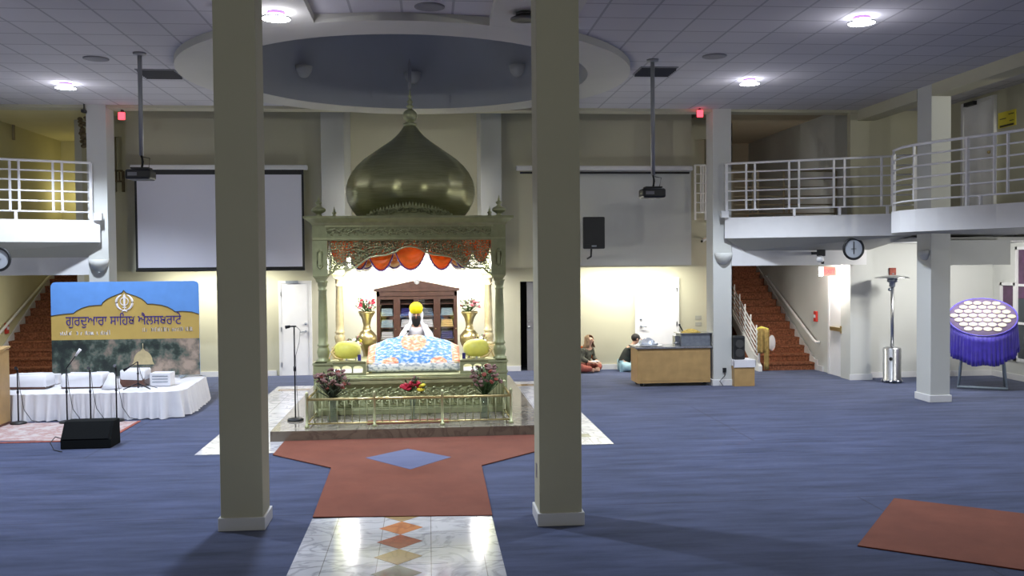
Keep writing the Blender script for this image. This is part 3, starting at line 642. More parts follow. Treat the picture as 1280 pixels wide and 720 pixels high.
# entablature around
bm=B(); box(bm,-W+.2,W-.2,.02,.22,ze0,ze1); box(bm,-W+.2,W-.2,Dp-.22,Dp-.02,ze0,ze1)
for s in (-1,1): box(bm,s*(W-.22) if s<0 else s*(W-.22), s*(W-.02),.2,Dp-.2,ze0,ze1) if s>0 else box(bm,-(W-.02),-(W-.22),.2,Dp-.2,ze0,ze1)
cO('entablature',bm,'bronze')
bm=B()
box(bm,-W+.01,W-.01,-.012,.1,ze0-.015,ze0+.015); box(bm,-W+.2,W-.2,.0,.1,ze1-.03,ze1); cO('entablature_moulding',bm,'bronze_lt')
bm=B(); zc=(ze0+ze1)/2+.01
for i in range(40):
    s=-1 if i%2 else 1; x=-1.25+i*.0641; scroll(bm,(x,.012,zc+.01*s),.05,1.1,PI/2*s,s,.011); ball(bm,(x+.03,.015,zc-.045*s),.016,n=6)
tube(bm,[(-1.27+i*.05,.012,zc+.035*math.sin(i*.85)) for i in range(52)],.011,4); cO('frieze_relief',bm,'bronze_lt')
bm=B(); h_=zc1-ze1; ov=cx(386)+W; lathe(bm,[((W)*1.4142,ze1),((W+.02)*1.4142,ze1+h_*.25),((W+.10)*1.4142,ze1+h_*.7),((W+.115)*1.4142,ze1+h_*.75),((W+.115)*1.4142,zc1)],0,Dp/2,0,n=4,a0=PI/4,a1=PI/4+2*PI,smooth=False); cO('cornice',bm,'bronze')
# inner ceiling of the canopy
bm=B(); box(bm,-W+.2,W-.2,.2,Dp-.2,ze1-.05,ze1); cO('inner_ceiling',bm,'white')
bm=B(); box(bm,-W+.3,W-.3,.45,Dp-.3,zb_-.139,zb_-.10); box(bm,-W+.05,-.80,.08,.9,zb_-.139,zb_+.004); box(bm,.80,W-.05,.08,.9,zb_-.139,zb_+.004); cO('white_floor_cloth',bm,'whitecloth')
# lattice valance with cusped lower edge
half=[(cx(409),cz(343)),(cx(414),cz(341)),(cx(419),cz(336)),(cx(426),cz(335.5)),(cx(436),cz(336)),(cx(445),cz(333)),(cx(454),cz(326)),(cx(462),cz(321)),(cx(472),cz(319.5)),(cx(482),cz(318.5)),(cx(490),cz(316)),(cx(495),cz(314.5)),(cx(499),cz(311.3)),(cx(505),cz(309)),(cx(512.5),cz(308))]
low=half+[(-x,z) for x,z in half[::-1][1:]]
def zlow(x):
    for i in range(len(low)-1):
        if low[i][0]<=x<=low[i+1][0]+1e-9:
            t=(x-low[i][0])/max(1e-6,low[i+1][0]-low[i][0]); return low[i][1]*(1-t)+low[i+1][1]*t
    return ze0
bm=B(); rnd=random.Random(5)
tube(bm,[(x,.05,z) for x,z in low],.016,5)
x=low[0][0]+.03
while x<-low[0][0]-.02:
    zl=zlow(x); z=zl+.035
    while z<ze0-.01:
        if rnd.random()<.99:
            s=rnd.choice((-1,1)); scroll(bm,(x+rnd.uniform(-.012,.012),.06,z),rnd.uniform(.028,.04),1.0,rnd.uniform(0,6),s,rnd.uniform(.011,.015),3,7)
            if abs(x)<.85: scroll(bm,(x+rnd.uniform(-.02,.02),.08,z+.02),rnd.uniform(.028,.04),1.0,rnd.uniform(0,6),-s,rnd.uniform(.011,.015),3,7)
            if rnd.random()<.35: ball(bm,(x+rnd.uniform(-.02,.02),.05,z+.02),.016,n=5)
        z+=.044
    x+=.045
box(bm,low[0][0],-low[0][0],.04,.10,ze0-.03,ze0+.01)
cO('lattice_valance',bm,'bronze_lt')
# gold lining bits behind the valance
# dome
YC=YF+Dp/2; dm=(YC)/F
def dr(p): return p*dm*.985
def dz(py): return ZZ(515,py,YC)-.15
prof=[(dr(60),dz(276)),(dr(67),dz(270)),(dr(72.5),dz(263)),(dr(77.5),dz(253)),(dr(79.5),dz(243)),(dr(79.3),dz(235)),(dr(77),dz(226)),(dr(72.5),dz(217)),(dr(66),dz(208.5)),(dr(57),dz(200)),(dr(46),dz(192)),(dr(35),dz(184)),(dr(25),dz(177)),(dr(17),dz(170)),(dr(11.5),dz(163.5)),(dr(8),dz(158))]
fine=[]
for i in range(len(prof)-1):
    fine+= [prof[i],((prof[i][0]+prof[i+1][0])/2,(prof[i][1]+prof[i+1][1])/2)]
fine.append(prof[-1])
bm=B(); lathe(bm,[(dr(66),zc1),(dr(66),dz(270))],0,Dp/2,0,n=48); lathe(bm,fine,0,Dp/2,0,n=16*4,flute=.018,nf=16); dome=cO('dome',bm,'dome')
kp=[(7.5,158),(8.5,157),(8.5,154.5),(6,153.5),(4,152),(6,151.5),(8,149),(9,145),(8.5,141),(6,138.5),(3,137),(3,135),(5,133.5),(3.5,132),(2.2,130),(4,127.5),(2,125),(1.5,122),(2.6,120.5),(1.2,118.5),(.7,112)]
bm=B(); lathe(bm,[(dr(r),dz(y)) for r,y in kp],0,Dp/2,0,n=20); kal=cO('kalash_finial',bm,'bronze_lt')
bm=B(); prismY(bm,[(-.008,dz(116)),(.008,dz(116)),(.012,dz(112)),(.028,dz(110)),(.030,dz(80)),(0,dz(73)),(-.030,dz(80)),(-.028,dz(110)),(-.012,dz(112))],Dp/2-.008,Dp/2+.008); O('spire_blade',bm,'pole',kal)
# leaf crest before the dome
bm=B(); rnd=random.Random(9)
for i in range(27):
    t=(i-13)/13; x=t*.62; hh=.20*(1-abs(t))**.6+.05
    prismY(bm,[(x-.04,zc1-.01),(x+.04,zc1-.01),(x+.03+.03*t,zc1+hh*.6),(x+.04*t,zc1+hh),(x-.03+.03*t,zc1+hh*.6)],.10+.01*(i%3),.13+.01*(i%3))
    scroll(bm,(x,.09,zc1+hh*.45),.045,1,rnd.uniform(0,6),rnd.choice((-1,1)),.012)
cO('leaf_crest',bm,'bronze')
fp=[(.07,0),(.07,.02),(.04,.05),(.05,.08),(.12,.14),(.135,.19),(.11,.24),(.045,.28),(.05,.30),(.03,.32),(.05,.36),(.065,.39),(.04,.42),(.015,.45),(.03,.48),(.012,.52),(.004,.60)]
for s in (-1,1):
    bm=B(); lathe(bm,[(r*.85,z*.55) for r,z in fp],s*(W-.1),.08,zc1,n=16); cO('corner_finial',bm,'bronze_lt')
    bm=B(); lathe(bm,[(r*.75,z*.55) for r,z in fp],s*(W-.06),Dp-.1,zc1,n=16); cO('corner_finial',bm,'bronze_lt')
# stone step
bm=B(); box(bm,-2.25,1.68,13.2,19.2,0,.15); st_=O('stone_step',bm,'platform',bevel=.006); tag(st_,'low brown polished stone tile step carrying the canopy','platform')
# lamps inside the canopy
for i,(x,lab) in enumerate(((AX-1.18,'bright lamp under the canopy roof, behind its left end'),(AX+1.18,'bright lamp under the canopy roof, behind its right end'))):
    t=T('canopy_lamp',lab,'lamp',(x,17.0,2.62)); bm=B(); lathe(bm,[(.03,.42),(.03,.13),(.085,.12),(.085,0),(.07,0),(.065,.02)],0,0,0,n=16); O('housing',bm,'bronze',t)
    bm=B(); lathe(bm,[(.068,.02),(.05,-.03),(.005,-.05)],0,0,0,n=16); O('bulb',bm,'canopyglow',t)
# swags of orange satin behind the valance
def swag(px0,px1,pt,pb,m_,label,y=.16,nm='fabric_swag',grp='satin swags under the canopy valance'):
    x0,x1=cx(px0),cx(px1); zt,zbt=cz(pt),cz(pb); n=16; mrow=8; bm=B(); g=[]
    for j in range(mrow+1):
        row=[]
        for i in range(n+1):
            u=i/n; x=x0+(x1-x0)*u; sag=4*u*(1-u); sag=sag**.6
            v=j/mrow; z=zt-(zt-zbt)*v*sag-.0; yo=y-.05*math.sin(v*PI*3)*sag-.03*math.sin(PI*v)
            row.append(bm.verts.new((x-(x0+x1)/2,yo,z-zt)))
        g.append(row)
    for j in range(mrow):
        for i in range(n):
            f=bm.faces.new((g[j][i],g[j][i+1],g[j+1][i+1],g[j+1][i])); f.smooth=True
    t=T(nm,label,'drapery',((x0+x1)/2+AX,YF,zt+.15),group=grp)
    bm2=B(); pts=[(v.co.x,v.co.y-.008,v.co.z-.004) for v in g[-1]]; tube(bm2,pts,.010,4)
    for i in range(1,n): p=g[-1][i].co; box(bm2,p.x-.008,p.x+.008,p.y-.012,p.y,p.z-.05,p.z-.01,1)
    o=O('satin',bm,m_,t); so=o.modifiers.new('s','SOLIDIFY'); so.thickness=.006
    O('fringe',bm2,['purple','whitecloth'],t)
swag(492,534,300,337,'orange','middle and largest orange satin swag at the centre of the canopy opening',y=.12)
swag(457,494,297,338,'orange','orange satin swag just left of the middle one')
swag(533,571,297,337,'orange','orange satin swag just right of the middle one')
swag(434,462,297,336,'orange','small orange swag behind the lattice left of centre',y=.22)
swag(566,592,297,335,'orange','small orange swag behind the lattice right of centre',y=.22)
swag(410,437,296,329,'orange','outermost orange swag at the left end of the lattice',y=.26)
swag(590,615,296,328,'orange','outermost orange swag at the right end of the lattice',y=.26)
swag(444,468,317,335,'cream_satin','cream satin puff between the two left orange swags',y=.30)
swag(562,584,317,334,'cream_satin','cream satin puff between the two right orange swags',y=.30)
swag(478,506,310,335,'cream_satin','cream satin gathering left of the middle orange swag',y=.30)
# ------------------------------------------------------------------ brass rail before the canopy
rx=[XX(381,13.42),XX(465.8,13.42),XX(551,13.42),XX(637,13.42)]
t=T('brass_railing','low brass railing with knobbed posts on the stone step before the canopy','railing',(AX,13.42,.15))
rx=[x-AX for x in rx]; zr=ZZ(510,497,13.42)-.15; zl=ZZ(510,527,13.42)-.15
for x in rx+[rx[0],rx[-1]]: pass
for i,(x,y) in enumerate([(x,0) for x in rx]+[(rx[0]+.02,.95),(rx[-1]-.02,.95)]):
    bm=B(); lathe(bm,[(.035,0),(.035,.03),(.02,.04),(.02,zr+.03),(.03,zr+.04),(.018,zr+.055),(.028,zr+.075),(.02,zr+.10),(.005,zr+.115)],x,y,0,n=12); O('post',bm,'bronze_lt',t)
for a,b2 in (((rx[0],0),(rx[-1],0)),((rx[0],0),(rx[0]+.02,.95)),((rx[-1],0),(rx[-1]-.02,.95))):
    for z,r in ((zr,.018),(zl,.013)):
        bm=B(); tube(bm,[(a[0],a[1],z),(b2[0],b2[1],z)],r); O('rail',bm,'brass',t)
for i in range(3):
    n=8
    for k in range(1,n+1):
        x=rx[i]+(rx[i+1]-rx[i])*k/(n+1); bm=B(); tube(bm,[(x,0,zl),(x,0,zr)],.007,6); O('baluster',bm,'bronze',t)
for s in (0,-1):
    for k in range(1,7):
        bm=B(); yy=.95*k/7; tube(bm,[(rx[s],yy,zl),(rx[s],yy,zr)],.007,6); O('baluster',bm,'bronze',t)
bm=B(); box(bm,-.6,.6,-.16,.16,0,.008); o=O('step_mat',bm,'carpet_o',loc=(XX(508,13.75),13.75,.151)); tag(o,'small orange mat on the step behind the brass railing','mat')
# ------------------------------------------------------------------ bed under the blue cloth
bx0,bx1=XX(456.5,14.75),XX(574,14.75); zf=.15+zb_
t=T('draped_scripture_bed','low bed under a blue and orange brocade cloth in the middle of the canopy','bed',((bx0+bx1)/2,15.3,zf)); hw=(bx1-bx0)/2
bm=B(); box(bm,-hw+.03,hw-.03,-.5,.55,0,.16); O('bed_base',bm,'whitecloth',t,bevel=.02)
for s in (-1,1):
    for yy in (-.47,.47): bm=B(); lathe(bm,[(.03,0),(.045,.03),(.03,.06),(.045,.16)],s*(hw-.06),yy,0,n=10); O('leg',bm,'gold_col',t)
bm=B(); uvl=bm.loops.layers.uv.new('uv'); g=[]; nu,nv=32,22
for j in range(nv+1):
    row=[]; v=j/nv
    for i in range(nu+1):
        u=i/nu; s=2*u-1; top=(1-abs(s)**2.0)*.185+.375
        if v<.12: y=-.54-.01*math.sin(u*60); z=.02+v/.12*.10
        elif v<.78: w_=(v-.12)/.66; y=-.53+w_*.55; z=.12+(top-.12)*w_**.9
        else: w_=(v-.78)/.22; y=.02+w_*.45; z=top-.08*w_
        z+=.006*math.sin(u*37+v*9)
        row.append(bm.verts.new((s*hw,y,z)))
    g.append(row)
for j in range(nv):
    for i in range(nu):
        f=bm.faces.new((g[j][i],g[j][i+1],g[j+1][i+1],g[j+1][i])); f.smooth=True
        for lp,(ii,jj) in zip(f.loops,((i,j),(i+1,j),(i+1,j+1),(i,j+1))): lp[uvl].uv=(ii/nu,jj/nv)
o=O('brocade_cover',bm,'rumala',t); so=o.modifiers.new('s','SOLIDIFY'); so.thickness=.012
# ------------------------------------------------------------------ yellow covered stands
def covered(px,label,flip):
    x=XX(px,14.85); t=T('covered_drum',label,'covered drum',(x,14.72,.15+zp+.018))
    bm=B()
    for a in range(3):
        q=2*PI*a/3+.5; tube(bm,[(.08*math.cos(q),.08*math.sin(q),.10),(.15*math.cos(q),.12*math.sin(q),0)],.012,6)
    O('stand',bm,'whitecloth',t)
    bm=B(); lathe(bm,[(.10,.03),(.16,.045),(.205,.10),(.215,.16),(.20,.22),(.15,.275),(.08,.30),(.005,.305)],0,0,0,n=32,flute=.03,nf=14,sy=.85); O('yellow_cover',bm,'yellow',t)
    bm=B(); s=flip; tube(bm,[(s*.05,-.12,.02),(s*.17,-.12,.05),(s*.24,-.10,.14),(s*.18,-.08,.2)],[.012,.02,.018,.008],6); tube(bm,[(s*.28,-.12,.005),(s*.24,-.1,.10),(s*.14,-.08,.18)],.01,6); O('gold_ribbon',bm,'cream_satin',t)
    bm=B(); box(bm,-s*.20-.03,-s*.20+.02,-.1,-.05,0,.09); O('small_box',bm,'navycloth',t)
covered(433.5,'yellow satin covered round drum left of the blue brocade bed',-1)
covered(594,'yellow satin covered round drum right of the blue brocade bed',1)
# ------------------------------------------------------------------ cabinet with scripture cloths
KY=19.25; kx0,kx1=XX(470,KY),XX(571,KY); kz=ZZ(520,364,KY); t=T('display_cabinet','dark mahogany display cabinet with a pediment behind the seated reader','cabinet',((kx0+kx1)/2,KY+.25,.15 if False else 0)); kw=(kx1-kx0)/2
kc=(kx0+kx1)/2
bm=B(); box(bm,-kw,-kw+.06,-.25,.25,0,kz); box(bm,kw-.06,kw,-.25,.25,0,kz); box(bm,-kw,kw,.22,.25,0,kz); box(bm,-kw,kw,-.25,.25,0,.62); box(bm,-kw,kw,-.25,.25,kz-.10,kz); box(bm,-.03,.03,-.2,.22,.6,kz)
O('carcass',bm,'wood_d',t)
bm=B(); box(bm,-kw-.05,kw+.05,-.3,.26,kz,kz+.05); O('cornice',bm,'wood_d',t)
bm=B(); ap=ZZ(520,351,KY)-0; prismY(bm,[(-kw-.05,kz+.05),(kw+.05,kz+.05),(.08,ap),(.0,ap-.03),(-.08,ap)],-.27,-.2); O('pediment',bm,'wood_d',t)
bm=B(); ball(bm,(0,-.28,ap-.02),.055,sy=.4); O('rosette',bm,'whitecloth',t)
shz=[.66,.93,1.18,1.42,1.68]
for z in shz[1:]: bm=B(); box(bm,-kw+.06,kw-.06,-.2,.22,z-.02,z); O('shelf',bm,'wood_d',t)
dpx=[(470,495.5),(495.5,520),(520,545.5),(545.5,571)]; opx=[(474.5,491.5),(499.5,516.5),(523,541.5),(549.5,566.5)]
zt_,zb2=ZZ(520,374,KY),.70
for (a,b2),(c,d2) in zip(dpx,opx):
    x0,x1,o0_,o1=[XX(v,KY)-kc for v in (a,b2,c,d2)]
    bm=B(); box(bm,x0,o0_,-.275,-.25,.63,kz-.11); box(bm,o1,x1-.004,-.275,-.25,.63,kz-.11); box(bm,o0_,o1,-.275,-.25,zt_,kz-.11); box(bm,o0_,o1,-.275,-.25,.63,zb2)
    dd=O('door',bm,'wood_d',t); bm=B(); box(bm,o0_,o1,-.265,-.26,zb2,zt_); O('glass_pane',bm,'glass',dd); bm=B(); ball(bm,(x1-.03,-.285,1.15),.013,n=8); O('knob',bm,'brass',dd)
# folded cloths
cl_m=['navycloth','tealcloth','whitecloth','greycloth','pinkcloth','cream_satin']; nm_={'navycloth':'navy','tealcloth':'pale blue','whitecloth':'white','greycloth':'slate','pinkcloth':'pink','cream_satin':'cream'}
plan=[['greycloth','whitecloth','tealcloth','tealcloth'],['pinkcloth','navycloth','whitecloth','navycloth'],['cream_satin','navycloth','whitecloth','greycloth'],['whitecloth','navycloth','cream_satin','tealcloth']]
posn=['leftmost','second','third','rightmost']; lvl=['bottom','second lowest','second highest','top']
for ci,((c,d2),colm) in enumerate(zip(opx,plan)):
    for si,m_ in enumerate(colm):
        xc=(XX(c,KY)+XX(d2,KY))/2; w_=(XX(d2,KY)-XX(c,KY))/2-.01
        bm=B(); z=0
        for q in range(4):
            hh=.035+.008*((q+ci)%2); prismX(bm,[(-.13,z),(.13,z),(.14,z+hh*.5),(.13,z+hh),(-.13,z+hh),(-.145,z+hh*.5)],-w_*(1-.04*q),w_*(1-.05*q)); z+=hh
        o=O('folded_cloth',bm,m_,loc=(xc,KY+.17,shz[si]+.001),bevel=.008); tag(o,'%s folded cloths on the %s shelf behind the %s cabinet door'%(nm_[m_],lvl[si],posn[ci]),'cloth','folded cloths in the display cabinet')
# ------------------------------------------------------------------ flowers and urns
def bloom_mesh(name,m_,r,parent):
    bm=B(); 
    for i in range(7):
        a=2*PI*i/7; lathe(bm,[(.002,-.3*r),(.5*r,0),(.45*r,.35*r),(.1*r,.5*r)],.42*r*math.cos(a),.42*r*math.sin(a),0,n=6)
    ball(bm,(0,0,.2*r),.45*r,n=6); return O(name,bm,m_,parent)
def bouquet(par,cx_,cyy,cz_,rx_,rz_,mats,n,r,seed,stems=True,leafm='leaf',ry_=None):
    rnd=random.Random(seed); protos={}
    bm=B()
    for i in range(n*2):
        a=rnd.uniform(0,2*PI); q=rnd.uniform(.3,1); p=Vector((cx_+rx_*q*math.cos(a),cyy+(ry_ or rx_)*.7*q*math.sin(a),cz_+rz_*rnd.uniform(-.8,.8)))
        tube(bm,[(cx_,cyy,cz_-rz_*1.2),p],.005,3); d=Vector((rnd.uniform(-1,1),rnd.uniform(-1,1),rnd.uniform(-.2,1))).normalized()*r*1.6
        w_=d.cross(Vector((0,0,1))).normalized()*r*.4; vs=[bm.verts.new(v) for v in (p,p+d*.5+w_,p+d,p+d*.5-w_)]; bm.faces.new(vs)
    O('foliage',bm,leafm,par)
    for i in range(n):
        m_=rnd.choice(mats); a=rnd.uniform(0,2*PI); q=math.sqrt(rnd.random()); ph=rnd.uniform(-.6,1)
        loc=(cx_+rx_*q*math.cos(a),cyy+(ry_ or rx_)*.8*q*math.sin(a),cz_+rz_*ph*math.sqrt(max(.1,1-q*q*.7)))
        if m_ not in protos: protos[m_]=bloom_mesh('bloom',m_,r,par); o=protos[m_]; o.location=loc
        else: o=cp(protos[m_],loc,(rnd.uniform(-.8,.8),rnd.uniform(-.8,.8),0))
for s,px in ((-1,413),(1,605)):
    x=XX(px,13.95); t=T('flower_vase','tall glass vase of dried mauve flowers inside the brass rail, %s end'%('left' if s<0 else 'right'),'flowers',(x,13.95,.15))
    bm=B(); lathe(bm,[(.07,0),(.085,.02),(.06,.1),(.05,.2),(.07,.33),(.085,.36),(.08,.36),(.065,.33),(.04,.2)],0,0,0,n=20); O('vase',bm,'vaseglass',t)
    bouquet(t,0,0,.60,.25,.22,['mauve','mauve','mauve','mauve','rust'],46,.042,11+s,leafm='leaf_d' if s<0 else 'leaf')
t=T('flower_vase','vase of crimson and yellow flowers at the centre of the canopy front','flowers',(XX(514,13.98),13.98,.15))
bm=B(); lathe(bm,[(.06,0),(.065,.02),(.03,.05),(.035,.2),(.06,.36),(.055,.36),(.03,.2)],0,0,0,n=20); O('vase',bm,'vaseglass',t)
bouquet(t,-.04,0,.50,.13,.07,['redfl'],20,.05,21); bouquet(t,.13,-.02,.47,.05,.06,['yelfl'],8,.045,22); bouquet(t,.03,0,.60,.06,.05,['mauve'],4,.03,23)
up=[(.12,0),(.14,.03),(.10,.06),(.08,.12),(.07,.3),(.08,.42),(.09,.46),(.15,.52),(.19,.59),(.185,.66),(.12,.715),(.075,.745),(.085,.765),(.065,.78),(.075,.83),(.10,.90),(.155,.955),(.165,.975),(.155,.985),(.08,.9)]
for s,px in ((-1,457.5),(1,586)):
    Yv=17.95; zt=ZZ(px,389,Yv); x=XX(px,Yv); t=T('urn','tall brass urn of mixed flowers beside the %s side of the mahogany cabinet'%('left' if s<0 else 'right'),'urn',(x,Yv,.15)); sc=(zt-.15)/.985
    bm=B(); lathe(bm,[(r*(1.0 if z>.1 else 1.2),z*sc) for r,z in up],0,0,0,n=24); O('body',bm,'brass',t)
    bouquet(t,0,0,.985*sc+.12,.19,.12,['redfl','pinkfl','mauve','whitefl'] if s<0 else ['mauve','whitefl','pinkfl'],22,.045,31+s)
for px,lab in ((443,'small pot of white and lilac flowers at the foot of the left urn'),(599,'small pot of pale flowers at the foot of the right urn')):
    x=XX(px,17.6); z=ZZ(px,424,17.6); t=T('flower_pot',lab,'flowers',(x,17.3,.15+zb_)); bm=B(); lathe(bm,[(.05,0),(.08,.14),(.075,.14)],0,0,0,n=14); O('pot',bm,'brass',t)
    bouquet(t,0,0,.28,.13,.12,['whitefl','whitefl','mauve','yelfl'],16,.04,44)
# ------------------------------------------------------------------ people
def skin(name,joints,edges,m_,parent,root=0,sub=2):
    me=bpy.data.meshes.new(name); me.from_pydata([j[0] for j in joints],edges,[]); me.materials.append(M[m_])
    o=bpy.data.objects.new(name,me); COL.objects.link(o); o.parent=parent
    o.modifiers.new('skin','SKIN').use_smooth_shade=True
    for i,v in enumerate(me.skin_vertices[0].data):
        r=joints[i][1]; v.radius=(r,r) if not isinstance(r,tuple) else r; v.use_root=(i==root)
    sb=o.modifiers.new('sub','SUBSURF'); sb.levels=sb.render_levels=sub; return o
def chain(J,E,start,pts):
    prev=start
    for p,r in pts: J.append((p,r)); E.append((prev,len(J)-1)); prev=len(J)-1
    return prev
def hand(J,E,wrist,c,d,side):
    # palm then four fingers and a thumb
    d=Vector(d).normalized(); up=Vector((0,0,1)); sd=d.cross(up).normalized()*side
    c=Vector(c); p=chain(J,E,wrist,[(c,.026),(c+d*.045,.028)])
    for k in range(4):
        b=c+d*.075+sd*(-.027+.018*k); ln=(.06,.07,.065,.05)[k]
        chain(J,E,p,[(b,.0095),(b+d*ln*.5-up*.008,.009),(b+d*ln*.85-up*.03,.007)])
    b=c+d*.02-sd*.035; chain(J,E,p,[(b,.011),(b+d*.035-sd*.012-up*.01,.008)])
def seated(loc,rz,label,cloth,pants,head='turban',scale=1.0,lean=0.0,nm='person'):
    t=T(nm,label,'person',loc,rz)
    L=lean
    J=[((0,0,.12),.13)];E=[]
    ch=chain(J,E,0,[((0,-.02-L*.3,.28),.125),((0,-.03-L*.6,.44),.13),((0,-.03-L,.53),.085)])
    nk=chain(J,E,ch,[((0,-.04-L*1.1,.60),.055),((0,-.055-L*1.2,.66),.07),((0,-.06-L*1.3,.735),.092),((0,-.05-L*1.3,.80),.07)])
    for s in (-1,1):
        w_=chain(J,E,ch,[((s*.15,-.03-L,.51),.055),((s*.21,-.05-L*.8,.33),.045),((s*.14,-.25-L*.5,.24),.034)])
        hand(J,E,w_,(s*.09,-.30-L*.5,.235),(-s*.4,-1,-.05),s)
        k=chain(J,E,0,[((s*.12,-.06,.10),.10),((s*.33,-.26,.11),.075),((s*.10,-.36,.07),.05),((-s*.06,-.34,.05),.035),((-s*.13,-.40,.04),.028)])
    skin('body',J,E,'skin',t)
    J=[((0,0,.12),.150)];E=[]
    ch=chain(J,E,0,[((0,-.02-L*.3,.28),.148),((0,-.03-L*.6,.44),.150),((0,-.03-L,.545),.088)])
    for s in (-1,1): chain(J,E,ch,[((s*.15,-.03-L,.515),.070),((s*.215,-.05-L*.8,.33),.060),((s*.15,-.235-L*.5,.245),.050)])
    skin('shirt',J,E,cloth,t)
    J=[((0,0,.10),.15)];E=[]
    for s in (-1,1): chain(J,E,0,[((s*.13,-.06,.11),.115),((s*.33,-.26,.12),.09),((s*.10,-.36,.085),.066)])
    skin('trousers',J,E,pants,t)
    hx,hy,hz=0,-.06-L*1.3,.735
    bm=B(); tube(bm,[(0,hy-.085,hz+.02),(0,hy-.112,hz-.025),(0,hy-.09,hz-.035)],[.008,.016,.01],6); O('nose',bm,'skin',t)
    for s in (-1,1):
        bm=B(); ball(bm,(s*.034,hy-.083,hz+.02),.010,n=8); O('eye',bm,'hair',t)
        bm=B(); ball(bm,(s*.092,hy,hz+.0),.022,sx=.4,n=8); O('ear',bm,'skin',t)
    bm=B(); ball(bm,(0,hy-.088,hz-.052),.02,sz=.35,n=8); O('mouth',bm,'rust',t)
    if head=='turban':
        bm=B(); rows=[(.088,.03),(.104,.05),(.112,.08),(.116,.11),(.114,.14),(.106,.165),(.090,.19),(.065,.212),(.035,.225),(.005,.23)]
        lathe(bm,[(r,z) for r,z in rows],hx,hy+.01,hz-.0,n=28,flute=.03,nf=9,sy=1.05); O('turban',bm,'turban',t)
        bm=B(); lathe(bm,[(.005,-.22),(.045,-.19),(.07,-.12),(.082,-.06),(.080,-.02),(.068,.0)],hx,hy-.035,hz-.01,n=20,sy=.75); O('beard',bm,'hair',t)
    elif head=='scarf':
        bm=B(); lathe(bm,[(.15,-.17),(.115,-.08),(.105,.0),(.105,.06),(.08,.10),(.03,.12),(.004,.122)],hx,hy+.025,hz,n=24,a0=-PI*.22,a1=PI*1.22); o=O('headscarf',bm,'headscarf',t); o.modifiers.new('s','SOLIDIFY').thickness=.008
    else:
        bm=B(); ball(bm,(hx,hy+.022,hz+.03),.102,sz=.95,n=18); O('hair',bm,'hair',t)
    return t
gx=XX(519.5,16.3); t=seated((gx,16.35,.15+zb_+.10),0,'person in a yellow turban, black beard and white robe seated behind the blue brocade bed','whitecloth','whitecloth')
bm=B(); lathe(bm,[(.35,.12),(.33,.25),(.27,.42),(.19,.53),(.12,.60),(.115,.66),(.125,.73),(.118,.79)],0,-.02,0,n=32,a0=-PI*.32,a1=PI*1.32,sy=.78,flute=.05,nf=13); o=O('shawl',bm,'whitecloth',t); o.modifiers.new('s','SOLIDIFY').thickness=.012
bm=B(); box(bm,-.38,.38,-.42,.25,0,.10); o=O('seat_cushion',bm,'whitecloth',loc=(gx,16.35,.15+zb_),bevel=.03); tag(o,'white seat cushion under the robed reader','cushion')
tm=T('reading_microphone','small gooseneck microphone in front of the robed reader','microphone',(XX(507,15.95),15.95,.15+zb_)); bm=B(); tube(bm,[(0,0,0),(0,0,.42),(-.03,-.0,.5),(.02,0,.56)],.007,6); lathe(bm,[(.06,0),(.06,.015),(.01,.02)],0,0,0,n=12); O('gooseneck',bm,'blackm',tm); bm=B(); ball(bm,(.025,0,.575),.022,n=10); O('mic_head',bm,'black',tm)
p_=G(729,465); t=seated((p_.x,p_.y+.1,0),.75,'person in olive patterned top and rust trousers sitting on the floor by the foreground column','camo','rust','scarf',lean=.12)
bm=B(); lathe(bm,[(.19,.30),(.18,.42),(.14,.52),(.10,.58)],0,-.05,0,n=20,a0=-PI*.3,a1=PI*.9); o=O('stole',bm,'orange',t); o.modifiers.new('s','SOLIDIFY').thickness=.008
bm=B(); box(bm,-.1,.1,-.42,-.28,.25,.265); o=O('book',bm,'whitecloth',t)
p_=G(776,463); seated((p_.x,p_.y-.1,0),1.5,'person in a dark jacket hunched on the floor by the left end of the counter','darkjacket','ltblue','hair',lean=.22)
# ------------------------------------------------------------------ projection screens
def screen(px0,px1,py0,py1,label,Y=19.35,deployed=True):
    x0,x1=XX(px0,Y),XX(px1,Y); z1,z0=ZZ(px0,py0,Y),ZZ(px0,py1,Y); t=T('projector_screen',label,'projector screen',((x0+x1)/2,Y,z0)); w_=(x1-x0)/2; h=z1-z0
    bm=B(); box(bm,-w_-.08,w_+.08,-.03,.10,h,h+.10); O('casing',bm,'white',t,bevel=.02)
    for s_ in (-.8,.8): bm=B(); box(bm,s_*w_-.03,s_*w_+.03,.09,BY-Y-.002,h+.02,h+.08); O('wall_bracket',bm,'white',t)
    if deployed:
        bm=B(); box(bm,-w_,w_,.0,.006,0,h); O('black_border',bm,'black',t)
        bm=B(); box(bm,-w_+.045,w_-.045,-.004,-.001,.05,h-.10); O('screen_surface',bm,'screen',t)
    bm=B(); tube(bm,[(-w_,0,-.01 if deployed else h-.05),(w_,0,-.01 if deployed else h-.05)],.022); O('weight_bar',bm,'black',t)
    return t
screen(170,381,212,338,'lowered white projector screen with a black border behind the left foreground column')
screen(651,862,213,330,'rolled-up projector screen casing with a thin black bar on the right back wall',deployed=False)
# paler sheet on the right box wall, downlight glow put into its colour
bm=B(); box(bm,XX(700,BY),XX(864,BY),BY-.012,BY,ZZ(800,333,BY)+.02,ZZ(800,214,BY)); S('wall_lit_patch',bm,'wallw')
